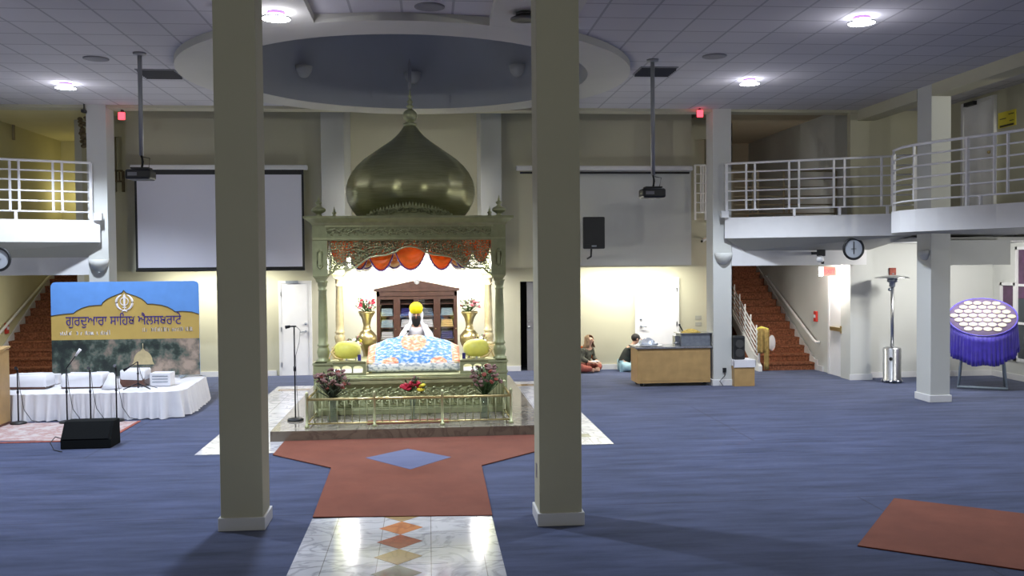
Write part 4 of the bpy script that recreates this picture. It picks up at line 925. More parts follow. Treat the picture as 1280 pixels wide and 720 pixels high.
# projectors on poles
def projector(px,pt,pb,Y,label,flip=1):
    x=XX(px,Y,150); zt=CZ; zb3=ZZ(px,pb,Y); t=T('ceiling_projector',label,'projector',(x,Y,zb3)); 
    bm=B(); tube(bm,[(0,0,zt-zb3),(0,0,.12)],.032,12); O('pole',bm,'pole',t); bm=B(); lathe(bm,[(.09,0),(.09,-.03),(.04,-.04)],0,0,zt-zb3,n=16); O('ceiling_plate',bm,'pole',t)
    bm=B(); tube(bm,[(0,0,.12),(.015,0,.03),(0,0,-.06)],.018,8); box(bm,-.13,.12,-.1,.1,-.075,-.055); O('bracket',bm,'black',t)
    bm=B(); tube(bm,[(.02,0,.1),(.12,-.02,.08),(.1,0,-.05)],.006,5); O('cable',bm,'black',t)
    bm=B(); box(bm,-.19,.16,-.16,.16,-.23,-.085); o=O('housing',bm,'black',t,bevel=.03); bm=B(); tube(bm,[(flip*.08,.16,-.16),(flip*.08,.2,-.16)],.045,14); O('lens',bm,'steel_d',t)
    bm=B(); box(bm,-.15,-.02,-.165,-.16,-.18,-.13); O('vent_panel',bm,'grille',t)
projector(176,76,205,13.65,'ceiling projector on a grey pole left of the left foreground column',1)
projector(816,72,229,13.7,'ceiling projector on a grey pole above the right wall',1)
# ------------------------------------------------------------------ ceiling fittings
def downlight(px,py,label,on=True,drop=0,r=.165):
    zc=CZ-drop; t0=(zc-H); p=None
    v=rt*((px-640)/F)+dn*((py-360)/F)+fw; k=t0/v.z; x,y=v.x*k,v.y*k
    t=T('downlight',label,'ceiling light',(x,y,zc),group='round ceiling downlights')
    bm=B(); lathe(bm,[(r*.62,0),(r*.68,-.036)],0,0,0,n=24); O('housing',bm,'purpleglow' if on else 'lampoff',t)
    bm=B(); lathe(bm,[(r*.99,-.066),(r*1.04,-.068),(r*1.04,-.080),(r*.98,-.082)],0,0,0,n=28); O('trim_ring',bm,'steel_d' if on else 'lampoff',t)
    bm=B(); lathe(bm,[(r*.66,-.037),(r*.74,-.056),(r*.99,-.068),(r*.99,-.082),(r*.5,-.088),(.004,-.09)],0,0,0,n=28); O('lens',bm,'whiteglow' if on else 'lampoff',t)
    return (x,y,zc-.12)
LP=[downlight(345,15,'lit ceiling downlight beside the top of the left foreground column',drop=.1),
    downlight(82,104,'lit ceiling downlight at the far left above the balcony'),
    downlight(937,99,'lit ceiling downlight nearer the back wall on the right'),
    downlight(1077,21,'lit ceiling downlight at the upper right, closest to the viewer')]
downlight(656,16,'unlit ceiling downlight beside the right foreground column',False,drop=.1)
LP.append((-6.0,11.4,CZ-.12)); LP.append((1.3,15.3,CZ-.2))
for i,(px,py) in enumerate(((182,91),(802,88))):
    v=rt*((px-640)/F)+dn*((py-360)/F)+fw; k=(CZ-H)/v.z
    t=T('ceiling_vent','square air vent in the ceiling %s of the round recess'%('left' if i==0 else 'right'),'vent',(v.x*k+.22*(1 if i==0 else 1),v.y*k,CZ))
    bm=B(); box(bm,-.3,.3,-.3,.3,-.012,0); O('backing',bm,'grille',t)
    for q in range(6): bm=B(); prismX(bm,[(-.26+q*.09,-.01),(-.2+q*.09,-.05),(-.195+q*.09,-.045),(-.25+q*.09,-.01)],-.28,.28); O('louvre',bm,'grille_d',t)
for px,py,l in ((120,73,'left, beside the projector pole'),(893,70,'right, nearer than the right downlight'),(537,8,'over the path, top centre')):
    v=rt*((px-640)/F)+dn*((py-360)/F)+fw; k=(CZ-H)/v.z
    bm=B(); lathe(bm,[(.18,0),(.18,-.012),(.15,-.018),(.004,-.018)],0,0,0,n=28); o=O('ceiling_speaker',bm,'grille',loc=(v.x*k,v.y*k,CZ)); tag(o,'round grey speaker grille in the ceiling, '+l,'speaker grille')
def sconce(loc,rz,label,r=.17,grp=None,m_='whitecloth'):
    t=T('wall_sconce',label,'wall lamp',loc,rz,grp)
    bm=B(); lathe(bm,[(.02,-r*1.25),(r*.5,-r*1.1),(r*.85,-r*.6),(r,0),(r*.96,.0),(r*.8,-r*.6)],0,0,0,n=16,a0=PI,a1=2*PI); o=O('bowl',bm,'wallw',t); o.modifiers.new('s','SOLIDIFY').thickness=.008
    bm=B(); box(bm,-r*.5,r*.5,-.02,0,-r*.7,r*.1); O('wall_plate',bm,'wallw',t)
for px,py,l in ((379,85,'left'),(515,93,'middle'),(648,84,'right')):
    # on the far wall of the recess
    best=None
    for k in range(100,260):
        a=PI/2+(k-180)*PI/180*.6; x,y=CC[0]+(R1-.01)*math.cos(a),CC[1]+(R1-.01)*math.sin(a); q=XX(px,y,py)
        if best is None or abs(q-x)<best[0]: best=(abs(q-x),x,y,a)
    _,x,y,a=best; sconce((x,y,ZZ(px,py-2,y)),a-PI/2,'white half-bowl lamp on the wall of the blue ceiling recess, %s of three'%l,.17,'half-bowl lamps in the ceiling recess')
sconce((XX(904,CYP),CYP,ZZ(904,316,CYP)),0,'half-bowl lamp high on the rear column beside the counter',.19)
sconce((XX(124,CYP),CYP,ZZ(124,324,CYP)),0,'half-bowl lamp on the rear column just above the banner',.19)
sconce((8.74,15.5,ZZ(1155,313,15.5)),-PI/2,'half-bowl lamp on the left face of the free-standing right column',.14)
# red exit lamps
for px,py,Y,l in ((875,142,CYP-.05,'right rear column'),(152,145,CYP-.05,'left rear column')):
    p=A(px,py,Y); t=T('exit_lamp','small glowing red lamp under the ceiling beside the '+l,'exit light',(p.x,p.y,p.z)); bm=B(); box(bm,-.06,.06,-.03,.03,-.07,.07); O('lit_face',bm,'redglow',t,bevel=.015); bm=B(); box(bm,-.015,.015,.0,.1,.05,.12); O('mount',bm,'black',t)
p=A(105,138,CYP-.1); t=T('ceiling_camera','tiny dark camera under the ceiling above the left rear column','camera',(p.x,p.y,p.z)); bm=B(); tube(bm,[(0,0,.12),(0,0,0)],.012,6); O('stem',bm,'black',t); bm=B(); box(bm,-.03,.04,-.08,.04,-.05,.01); O('body',bm,'black',t,bevel=.01)
# dark ornament upstairs left
bm=B()
for i in range(26):
    q=random.Random(i); ball(bm,(q.uniform(-.16,.12)*(1-i/40),q.uniform(-.05,.05),-.05*i+.1),.05+.05*q.random(),n=7)
p=A(105,150,19.2); o=O('hanging_ornament',bm,'brownish',loc=(p.x-.02,p.y,p.z)); tag(o,'brown hanging ornament in the yellow-lit upper left room beside the column','ornament')
o.scale=(.55,1,.45)
bm=B(); box(bm,-.02,.02,-.03,.03,-.35,.35); p=A(77,156,22.0); o=O('wall_fitting',bm,'brownwall',loc=(XL+.04,p.y,p.z)); tag(o,'thin dark upright fitting on the yellow wall upstairs left','fitting')
# ------------------------------------------------------------------ clocks, lamps, cameras
def clock(px,py,Y,label):
    p=A(px,py,Y); t=T('wall_clock',label,'clock',(p.x,p.y,p.z)); r=.195
    bm=B(); pts=[(r*math.cos(2*PI*i/32),0,r*math.sin(2*PI*i/32)) for i in range(33)]; tube(bm,pts,.024,8,cap=False); O('rim',bm,'black',t)
    bm=B(); prismY(bm,[(r*.97*math.cos(2*PI*i/32),r*.97*math.sin(2*PI*i/32)) for i in range(32)],.0,.02); O('face',bm,'clockface',t)
    bm=B(); box(bm,-.006,.006,-.012,-.004,-.10,.14); O('minute_hand',bm,'black',t); bm=B(); box(bm,-.05,.05,-.01,-.003,-.004,.004); O('hour_hand',bm,'black',t)
    bm=B(); tube(bm,[(0,.02,.1),(0,.10,.14)],.014,6); O('bracket',bm,'black',t)
clock(1067,311,16.9,'round black-rimmed clock under the right balcony')
clock(-2,324,16.9,'round black-rimmed clock cut by the left edge of the photo')
p=A(1027,322,17.6); t=T('emergency_light','small black and white spotlight unit under the right balcony beside the exit sign','light',(p.x,p.y,p.z))
bm=B(); box(bm,-.07,.07,-.03,.08,.03,.16); O('box',bm,'black',t,bevel=.01); bm=B(); lathe(bm,[(.03,.04),(.07,0),(.075,-.06),(.05,-.09)],-.05,-.05,-.0,n=14); O('lamp_head',bm,'white',t); bm=B(); tube(bm,[(.02,0,0),(.03,.02,-.12)],.03,8); O('arm',bm,'black',t); bm=B(); box(bm,-.03,.03,.08,.42,.06,.12); O('wall_bracket',bm,'black',t)
for pxx,pyy,Y,l,s in ((880,300,20.45,'small white camera on the wall strip left of the rear right column',1),(1138,275,16.2,'small white camera on the end of the straight right balcony',-1)):
    p=A(pxx,pyy,Y); t=T('security_camera',l,'camera',(p.x,p.y,p.z)); bm=B(); tube(bm,[(.05*s,.02,.03),(-.07*s,-.08,-.03)],.035,12); O('barrel',bm,'white',t); bm=B(); tube(bm,[(-.07*s,-.08,-.03),(-.085*s,-.092,-.036)],.028,12); O('lens',bm,'black',t); bm=B(); tube(bm,[(.04*s,.02,.02),(.05*s,.12,.02)],.018,8); O('mount',bm,'white',t)
for (x,y),l in ((RA,'right'),(LA,'left')):
    bm=B(); box(bm,-.09,.06,-.06,.02,.02,.15); o=O('junction_box',bm,'white',loc=(x-(.0 if l=='right' else .0),y-.02,ZT-.02)); tag(o,'small white box at the column end of the %s balcony railing'%l,'box')
# exit sign
p=A(1036,339,18.7); t=T('exit_sign','glowing red and white EXIT sign above the door by the right stairs','exit sign',(p.x,p.y,p.z),.0)
bm=B(); box(bm,-.13,.16,0,.05,-.09,.09); O('sign_body',bm,'exitface',t,bevel=.01); bm=B(); box(bm,-.19,-.13,-.01,.06,-.10,.09); O('lit_end',bm,'whiteglow',t)
def text(s,size,m_,parent,loc,name='lettering',align='CENTER',ext=.003,sx=1):
    cu=bpy.data.curves.new('x','FONT'); cu.body=s; cu.size=size; cu.align_x=align; cu.extrude=ext; ob=bpy.data.objects.new('x',cu); COL.objects.link(ob)
    dg=bpy.context.evaluated_depsgraph_get(); me=bpy.data.meshes.new_from_object(ob.evaluated_get(dg)); COL.objects.unlink(ob); bpy.data.objects.remove(ob)
    me.materials.clear(); me.materials.append(M[m_]); o=bpy.data.objects.new(name,me); COL.objects.link(o); o.parent=parent; o.location=loc; o.rotation_euler=(PI/2,0,0); o.scale=(sx,1,1); return o
text('EXIT',.12,'redglow',t,(.015,-.004,-.045))
p=A(1115,340,18.74); t=T('alarm_strobe','small red-brown alarm box high on the wall above the patio heater','alarm',(p.x,18.74,p.z)); bm=B(); box(bm,-.07,.07,-.05,.0,-.09,.09); O('case',bm,'rust',t,bevel=.01); bm=B(); box(bm,-.02,.02,-.055,-.05,-.05,-.02); O('strobe_lens',bm,'grille',t)
# fire alarms, plates, yellow notice
for x,px,py,l in ((XR,1021,396,'right stairs'),(XL,7,411,'left stairs')):
    yy=19.9 if x>0 else 19.7; 
    Y=min([18+i*.02 for i in range(300)],key=lambda Y:abs(XX(px,Y,py)-x)); p=A(px,py,Y); t=T('fire_alarm','red fire alarm on the white wall beside the '+l,'alarm',(x,Y,p.z)); s=-1 if x>0 else 1
    bm=B(); box(bm,min(0,s*.05),max(0,s*.05),-.07,.07,-.11,.13); O('case',bm,'redp',t,bevel=.01); bm=B(); box(bm,min(s*.05,s*.06),max(s*.05,s*.06),-.04,.04,-.02,.05); O('pull_bar',bm,'whitecloth',t)
for i,(px,py) in enumerate(((873,397),(873,405))):
    p=A(px,py,WY-.01); bm=B(); box(bm,-.075,.075,-.01,0,-.05,.05); o=O('switch_plate',bm,'teal',loc=(p.x,WY,p.z),bevel=.004); tag(o,'%s of two grey switch plates right of the white door'%('upper','lower')[i],'switch plate')
Yn=min([13+i*.02 for i in range(300)],key=lambda Y:abs(XX(1259,Y,148)-10.3)); p=A(1259,148,Yn)
t=T('yellow_notice','yellow notice pinned on the upper right wall beside the door','notice',(10.299,Yn,p.z)); bm=B(); box(bm,-.012,0,-.25,.25,-.15,.13); O('sheet',bm,'yellowsign',t)
bm=B(); 
for r_,(a,b2) in enumerate(((-.2,-.05),(.02,.2),(-.2,-.08),(-.2,.2))): box(bm,-.015,-.011,a,b2,.06-.06*r_-(.02 if r_==3 else 0),.075-.06*r_+(.0)); 
O('printed_marks',bm,'darkink',t)
# ------------------------------------------------------------------ wall loudspeaker
p=A(742.5,291,18.9); t=T('wall_loudspeaker','black loudspeaker hung on the back wall right of the right foreground column','loudspeaker',(p.x,p.y,p.z))
w_=.235; h=.33; bm=B(); prism(bm,[(-w_,0),(w_,0),(w_*.7,.35),(-w_*.7,.35)],-h,h); O('cabinet',bm,'black',t,bevel=.02); bm=B(); box(bm,-w_+.02,w_-.02,-.012,0,-h+.09,h-.03); O('grille',bm,'black',t)
bm=B(); box(bm,-.05,.05,-.014,0,-h+.04,-h+.07); O('badge',bm,'steel_d',t); bm=B(); tube(bm,[(-.03,.15,-h),(-.03,.2,-h-.16),(-.03,.62,-h-.2)],.02,8); tube(bm,[(0,.3,0),(0,.7,0)],.03,8); O('bracket',bm,'black',t)
# ------------------------------------------------------------------ serving counter and what stands on it
x0,x1=G(797,484).x,G(888,482).x; t=T('serving_counter','light oak serving counter on wheels with a dark grey top','counter',((x0+x1)/2,18.05,0)); w_=(x1-x0)/2; zt=ZZ(840,438,18.05)
zt=.80
bm=B(); box(bm,-w_,w_,0,.6,.07,zt-.04); O('cabinet_body',bm,'wood',t,bevel=.005); bm=B(); box(bm,-w_-.04,w_+.03,-.03,.64,zt-.035,zt); O('worktop',bm,'counter',t,bevel=.005)
bm=B(); box(bm,-w_+.05,w_-.05,-.006,0,.12,zt-.10); O('front_panel',bm,'wood',t)
for sx_ in (-1,1):
    for yy in (.08,.5): bm=B(); tube(bm,[(sx_*(w_-.1),yy-.015,.035),(sx_*(w_-.1),yy+.015,.035)],.035,10); O('caster',bm,'black',t)
p=A(868,430,18.2); t=T('food_warmer','grey steel food warmer full of yellow food on the right of the counter','food warmer',(p.x,18.3,zt)); 
bm=B(); box(bm,-.30,.30,-.2,.2,.0,.25); O('tank',bm,'steel_d',t,bevel=.008); bm=B(); box(bm,-.34,.34,-.23,.23,.245,.262); O('rim',bm,'steel',t)
bm=B(); lathe(bm,[(.22,.262),(.15,.30),(.06,.335),(.004,.34)],-.05,0,0,n=16,sy=.7); O('food',bm,'food',t); bm=B(); tube(bm,[(-.2,0,.27),(-.29,-.03,.42)],.014,6); ball(bm,(-.29,-.03,.42),.025,n=8); O('ladle',bm,'black',t)
bm=B(); box(bm,-.40,-.30,-.1,.1,.0,.2); tube(bm,[(-.33,-.12,.06),(-.44,-.12,.06)],.02,6); O('control_box',bm,'steel',t)
bm=B(); rnd=random.Random(4); n=14; g=[]
for j in range(7):
    row=[]
    for i in range(n): a=2*PI*i/n; r=(.24-.03*j)*(1+rnd.uniform(-.18,.18)); row.append(bm.verts.new((r*math.cos(a),r*.7*math.sin(a),.0 if j==0 else .02*j+rnd.uniform(-.01,.035))))
    g.append(row)
for j in range(6):
    for i in range(n): bm.faces.new((g[j][i],g[j][(i+1)%n],g[j+1][(i+1)%n],g[j+1][i]))
bm.faces.new(g[-1]); bm.faces.new(g[0][::-1])
p=A(810,434,18.3); o=O('crumpled_wrap',bm,'foil',loc=(p.x,18.3,zt+.016)); tag(o,'crumpled clear plastic wrap on the left end of the counter','wrap')
bm=B(); lathe(bm,[(.26,0),(.3,.012),(.29,.014),(.25,.004)],0,0,0,n=24,sy=.8); o=O('tray',bm,'steel',loc=(p.x,18.3,zt+.001)); tag(o,'steel tray under the crumpled plastic wrap on the counter','tray')
# plinth box with speaker
x0,x1=G(917.5,483).x,G(944.5,483).x; bx=(x0+x1)/2; w_=(x1-x0)/2; hb=ZZ(930,451,17.85)
t=T('wooden_box_stand','light oak box stand beside the rear column, draped with a white cloth','stand',(bx,17.85,0)); bm=B(); box(bm,-w_,w_,0,.42,0,hb); O('box_body',bm,'wood',t,bevel=.005)
bm=B(); box(bm,-w_-.012,w_+.012,-.015,.43,hb-.0,hb+.015); box(bm,-w_-.014,w_+.014,-.018,-.006,hb-.13,hb+.014); box(bm,-w_-.016,-w_-.004,-.018,.43,hb-.1,hb+.01); box(bm,w_+.004,w_+.016,-.018,.43,hb-.1,hb+.01); O('white_cloth',bm,'whitecloth',t)
p=A(923.5,440,17.95); t=T('portable_loudspeaker','upright black loudspeaker on the cloth-covered box beside the rear column','loudspeaker',(p.x,18.0,hb+.016)); bm=B(); prism(bm,[(-.12,-.1),(.12,-.1),(.10,.12),(-.10,.12)],0,.48); O('cabinet',bm,'black',t,bevel=.03)
for z,r in ((.14,.085),(.32,.085)): bm=B(); tube(bm,[(0,-.1,z),(0,-.112,z)],r,18); O('woofer',bm,'grille_d',t)
# towel and pillow on the stair rail
p=A(953,420,20.2); t=T('yellow_towel','mustard yellow towel hung over the end post of the right stair railing','towel',(XSL-.02+.02,20.22,0))
bm=B(); 
def cloth_strip(bm,x0,x1,z0,z1,y,amp,k,n=12,m=8,sag=0):
    g=[]
    for j in range(m+1):
        row=[]
        for i in range(n+1):
            u=i/n; v=j/m; row.append(bm.verts.new((x0+(x1-x0)*u,y+amp*math.sin(u*k+v*1.5)*(.4+.6*(1-v)),z0+(z1-z0)*v)))
        g.append(row)
    for j in range(m):
        for i in range(n): f=bm.faces.new((g[j][i],g[j][i+1],g[j+1][i+1],g[j+1][i])); f.smooth=True
cloth_strip(bm,-.09,.10,.42,.98,-.05,.02,12); o=O('front_fold',bm,'towel',t); o.modifiers.new('s','SOLIDIFY').thickness=.012
bm=B(); cloth_strip(bm,.07,.19,.04,.95,.0,.02,9); o=O('back_fold',bm,'towel',t); o.modifiers.new('s','SOLIDIFY').thickness=.012
bm=B(); tube(bm,[(-.09,-.02,.96),(0,0,1.0),(.17,.02,.95)],.03,8); O('top_fold',bm,'yellow',t)
p=A(965,425,20.9); bm=B(); ball(bm,(0,0,0),.17,sx=.5,sy=.35,sz=1.1,n=14); o=O('white_pillow',bm,'whitecloth',loc=(XX(964,20.7),20.66,.60)); tag(o,'white pillow leaning on the lower steps behind the yellow towel','pillow')
# ------------------------------------------------------------------ patio heater
p=G(1115,478); t=T('patio_heater','tall stainless steel patio heater with a mushroom dish by the right wall','patio heater',(p.x,p.y,0)); 
r=.175; zt=ZZ(1115,434,p.y); zd=ZZ(1118,347,p.y)
bm=B(); lathe(bm,[(r+.01,.03),(r+.015,.06),(r,.08),(r,zt-.03),(r-.02,zt),(.04,zt+.01)],0,0,0,n=32); O('tank_housing',bm,'steel',t)
bm=B()
for k in range(8): a=2*PI*k/8+.2; ball(bm,(r*math.cos(a),r*math.sin(a),.035),.035,n=8)
O('base_feet',bm,'steel',t)
bm=B(); tube(bm,[(-r*.6,-r*.85,zt-.22),(-r*.62,-r*.9,zt-.22)],.035,12); O('valve',bm,'black',t)
bm=B(); tube(bm,[(0,0,zt),(0,0,zd-.18)],.032,14); O('pole',bm,'steel',t)
bm=B(); lathe(bm,[(.04,-.20),(.06,-.17),(.06,-.10),(.10,-.085),(.10,-.02),(.04,-.01)],0,0,zd,n=20); ball(bm,(-.07,-.03,zd-.24),.035,n=8); O('burner',bm,'steel_d',t)
bm=B(); lathe(bm,[(.33,-.01),(.335,.0),(.25,.025),(.1,.05),(.004,.055),(.004,.045),(.1,.04),(.25,.015)],0,0,zd,n=36); O('dish',bm,'steel',t)
# ------------------------------------------------------------------ tilted round table with purple skirt
Yt=16.9; c=A(1228,397,Yt); t=T('skirted_round_table','tilted round stand with a gold scalloped top and a purple pleated skirt by the window','table',(c.x,c.y,0),math.radians(-31))
hz=c.z; tilt=math.radians(34); R_=.60
Rm=Matrix.Rotation(tilt,4,'X')
bm=B(); lathe(bm,[(R_,0),(R_,.025),(.004,.04)],0,0,0,n=48); 
for v in bm.verts: v.co=Rm@v.co+Vector((0,0,hz))
for j in range(-5,6):
    for i in range(-4,5):
        x=i*.165+(.0825 if j%2 else 0); y=j*.138
        if math.hypot(x,y)<R_-.07:
            k0=len(bm.verts); ring=[bm.verts.new(Rm@Vector((x+.074*math.cos(2*PI*q/12),y+.060*math.sin(2*PI*q/12),.043+.012*(1-math.hypot(x,y)/R_)))+Vector((0,0,hz))) for q in range(12)]
            bm.faces.new(ring).material_index=1
O('tabletop',bm,['mauveink','goldprint'],t)
bm=B(); pts=[Rm@Vector((R_*math.cos(2*PI*i/48),R_*math.sin(2*PI*i/48),.02))+Vector((0,0,hz)) for i in range(49)]; tube(bm,pts,.014,6,cap=False); O('edge_trim',bm,'purple',t)
bm=B(); n=160; g=[]
for j in range(6):
    row=[]; v=j/5
    for i in range(n+1):
        a=-PI-.25+(PI+.5)*i/n; w2=1+.045*math.sin(i*1.15)*v+.02*math.sin(i*.37)*v
        q=Rm@Vector((R_*math.cos(a),R_*math.sin(a),0)); row.append(bm.verts.new((q.x*w2*(1+.03*v),q.y*w2-.02,q.z+hz-.60*v-.02*math.sin(i*.21)*v+(.04*v))))
    g.append(row)
for j in range(5):
    for i in range(n): f=bm.faces.new((g[j][i],g[j][i+1],g[j+1][i+1],g[j+1][i])); f.smooth=True
o=O('skirt',bm,'purple',t); o.modifiers.new('s','SOLIDIFY').thickness=.006
for s in (-1,1):
    bm=B(); tube(bm,[(s*.30,.0,hz-.1),(s*.42,-.18,.02)],.022,8); tube(bm,[(s*.30,.05,hz-.1),(s*.40,.3,.02)],.022,8); O('leg',bm,'framegrey',t)
bm=B(); tube(bm,[(-.44,-.18,.03),(.44,-.18,.03)],.024,8); tube(bm,[(-.34,0,.55),(.34,0,.55)],.02,8); O('crossbar',bm,'framegrey',t)
# ------------------------------------------------------------------ stage
ztg=.43; t=T('stage','low stage wrapped in white pleated cloth below the banner','stage',(-6.0,16.8,0))
def rr(x0,x1,y0,y1,r,n=6):
    out=[]
    for (cx_,cy_,a0) in ((x1-r,y0+r,-PI/2),(x1-r,y1-r,0),(x0+r,y1-r,PI/2),(x0+r,y0+r,PI)):
        for i in range(n+1): a=a0+PI/2*i/n; out.append((cx_+r*math.cos(a),cy_+r*math.sin(a)))
    return out
sx0,sx1,sy0,sy1=-9.0,-4.05,15.5,17.84
sp=rr(sx0+6,sx1+6,sy0-16.8,sy1-16.8,.35)
sp=[(x-(.12*(y+1.3)/2.4 if x>0 else 0),y) for x,y in sp]
bm=B(); prism(bm,sp,.05,ztg); O('stage_top',bm,'whitecloth',t)
bm=B(); L=[]; n=len(sp); per=[]
for i in range(n):
    a=Vector(sp[i]); b2=Vector(sp[(i+1)%n]); k=max(1,int((b2-a).length/.03))
    for q in range(k): per.append((a.lerp(b2,q/k),(b2-a).normalized()))
g=[]
rnd=random.Random(2); ph=[rnd.uniform(.6,1.4) for _ in per]
for j in range(5):
    v=j/4; row=[]
    for i,(p,d) in enumerate(per):
        nrm=Vector((d.y,-d.x)); a=.012+.045*v; off=a*math.sin(i*1.05)*ph[i//6]+.016+.045*v; row.append(bm.verts.new((p.x+nrm.x*off,p.y+nrm.y*off,ztg*(1-v)+.005+.012*v*abs(math.sin(i*.13))+(.006 if j==0 else 0))))
    g.append(row)
m_=len(per)
for j in range(4):
    for i in range(m_): f=bm.faces.new((g[j][i],g[j][(i+1)%m_],g[j+1][(i+1)%m_],g[j+1][i])); f.smooth=True
O('pleated_skirt',bm,'whitecloth',t)
# banner
BYY=17.55; x0,x1=XX(64,BYY,400),XX(249,BYY,400); z0=ztg+.05; z1=ZZ(150,352,BYY); bcx=(x0+x1)/2; bw=(x1-x0)/2; bh=z1-z0
t=T('printed_banner','large printed banner with blue sky, mustard arches and Gurmukhi lettering behind the stage','banner',(bcx,BYY,z0))
def bx_(px): return XX(px,BYY,400)-bcx
def bz_(py,px=156): return ZZ(px,py,BYY)-z0
def rrect(w,h0,h1,r,rt_=True):
    pts=[(-w,h0),(w,h0)]
    pts+=[(w-r+r*math.cos(a*PI/12),h1-r+r*math.sin(a*PI/12)) for a in range(7)]
    pts+=[(-w+r-r*math.sin(a*PI/12),h1-r+r*math.cos(a*PI/12)) for a in range(7)]
    return pts
bm=B(); prismY(bm,rrect(bw,0,bh,.09),0,.02); O('sky_panel',bm,'skyprint',t)
def wv(px0,px1,py0,py1,f,n=10): return [(bx_(px0+(px1-px0)*i/n),bz_(py0+(py1-py0)*f(i/n))) for i in range(n+1)]
edge=[(-bw,bz_(393))]+wv(66,92,393,391,lambda t:t)+wv(93,128,391,381.5,lambda t:math.sin(t*PI/2))+wv(129,155,380,364,lambda t:1-math.cos(t*PI/2)*1 if t>.8 else math.sin(t*PI/2)*.9)
edge=[(bx_(a),bz_(b)) for a,b in ((64,394),(70,393),(80,391.8),(92,391),(96,388),(103,384.5),(112,382),(122,381.3),(127.5,381),(129,378),(134,374),(140,371),(148,368),(153,366),(155.5,363),(158,366),(163,368),(171,370.5),(178,374),(182.5,378),(184.5,380.5),(192,380.5),(202,382),(210,384.5),(216,388),(219,390.5),(228,390),(240,391),(249,394))]
bm=B(); ph_=bz_(424); prismY(bm,[(-bw,ph_),(bw,ph_)]+edge[::-1],-.004,-.0005); O('mustard_arches',bm,'mustard',t)
bm=B(); tube(bm,[(x,-.006,z) for x,z in edge],.008,4); O('arch_outline',bm,'darkink',t)
bm=B(); prismY(bm,[(-bw,0),(bw,0),(bw,ph_),(-bw,ph_)],-.004,-.0005); O('hillside_print',bm,'hills',t)
bm=B(); pc=(bx_(178),bz_(452)); prismY(bm,[(pc[0]+.17*math.cos(a*PI/12),pc[1]+.2*math.sin(a*PI/12)*(1.25 if a==6 else 1)) for a in range(13)],-.007,-.004); prismY(bm,[(pc[0]-.2,pc[1]-.06),(pc[0]+.2,pc[1]-.06),(pc[0]+.17,pc[1]+.0),(pc[0]-.17,pc[1])],-.007,-.004); tube(bm,[(pc[0],-.006,pc[1]+.2),(pc[0],-.006,pc[1]+.33)],.006,4); O('printed_dome',bm,'gold_col',t)
text('ਗੁਰਦੁਆਰਾ ਸਾਿਹਬ ਐਲਸਬਰਾਟੇ',.25,'navyink',t,(bx_(155),-.009,bz_(406)),ext=.002,sx=.78)
rnd=random.Random(8)
for (a,b2,py,m_) in ((73,138,418,'whiteink'),(178,240,415,'paleink')):
    bm=B(); x=bx_(a)
    while x<bx_(b2):
        w_=rnd.uniform(.012,.03); h=rnd.uniform(.05,.085); 
        if rnd.random()>.2: prismY(bm,[(x,bz_(py)),(x+w_*.5,bz_(py)),(x+w_*.5,bz_(py)+h),(x,bz_(py)+h)],-.007,-.004); box(bm,x,x+w_,-.007,-.004,bz_(py)+(.0 if rnd.random()<.5 else h-.014),bz_(py)+(.012 if rnd.random()<.5 else h))
        x+=w_+.012
    O('faded_lettering',bm,m_,t)
# khanda emblem: double-edged sword, ring, two curved swords
ex,ez=bx_(156),bz_(378.5); bm=B(); s=.17
prismY(bm,[(ex,ez+s*1.0),(ex+s*.13,ez+s*.75),(ex+s*.07,ez-s*.45),(ex-s*.07,ez-s*.45),(ex-s*.13,ez+s*.75)],-.011,-.005)
box(bm,ex-s*.2,ex+s*.2,-.011,-.005,ez-s*.55,ez-s*.45); box(bm,ex-s*.04,ex+s*.04,-.011,-.005,ez-s*.8,ez-s*.5)
tube(bm,[(ex+s*.42*math.cos(2*PI*i/28),-.008,ez+s*.15+s*.42*math.sin(2*PI*i/28)) for i in range(29)],.008,4,cap=False)
for q in (-1,1):
    pts=[]; 
    for i in range(12): a=-PI/2+.25+(PI*.82)*i/11; pts.append((ex+q*s*.85*math.cos(a),-.008,ez+s*.05+s*.85*math.sin(a)))
    tube(bm,pts,[.006+.018*math.sin(PI*i/11) for i in range(12)],4)
    tube(bm,[pts[0],(ex-q*s*.3,-.008,ez-s*.95)],.010,4)
O('khanda_emblem',bm,'whiteink',t)
for s in (-1,1): bm=B(); box(bm,s*(bw-.3)-.03,s*(bw-.3)+.03,.02,.05,-.03,bh-.1); box(bm,s*(bw-.3)-.03,s*(bw-.3)+.03,-.2,.3,-.03,-.002); O('support',bm,'framegrey',t)
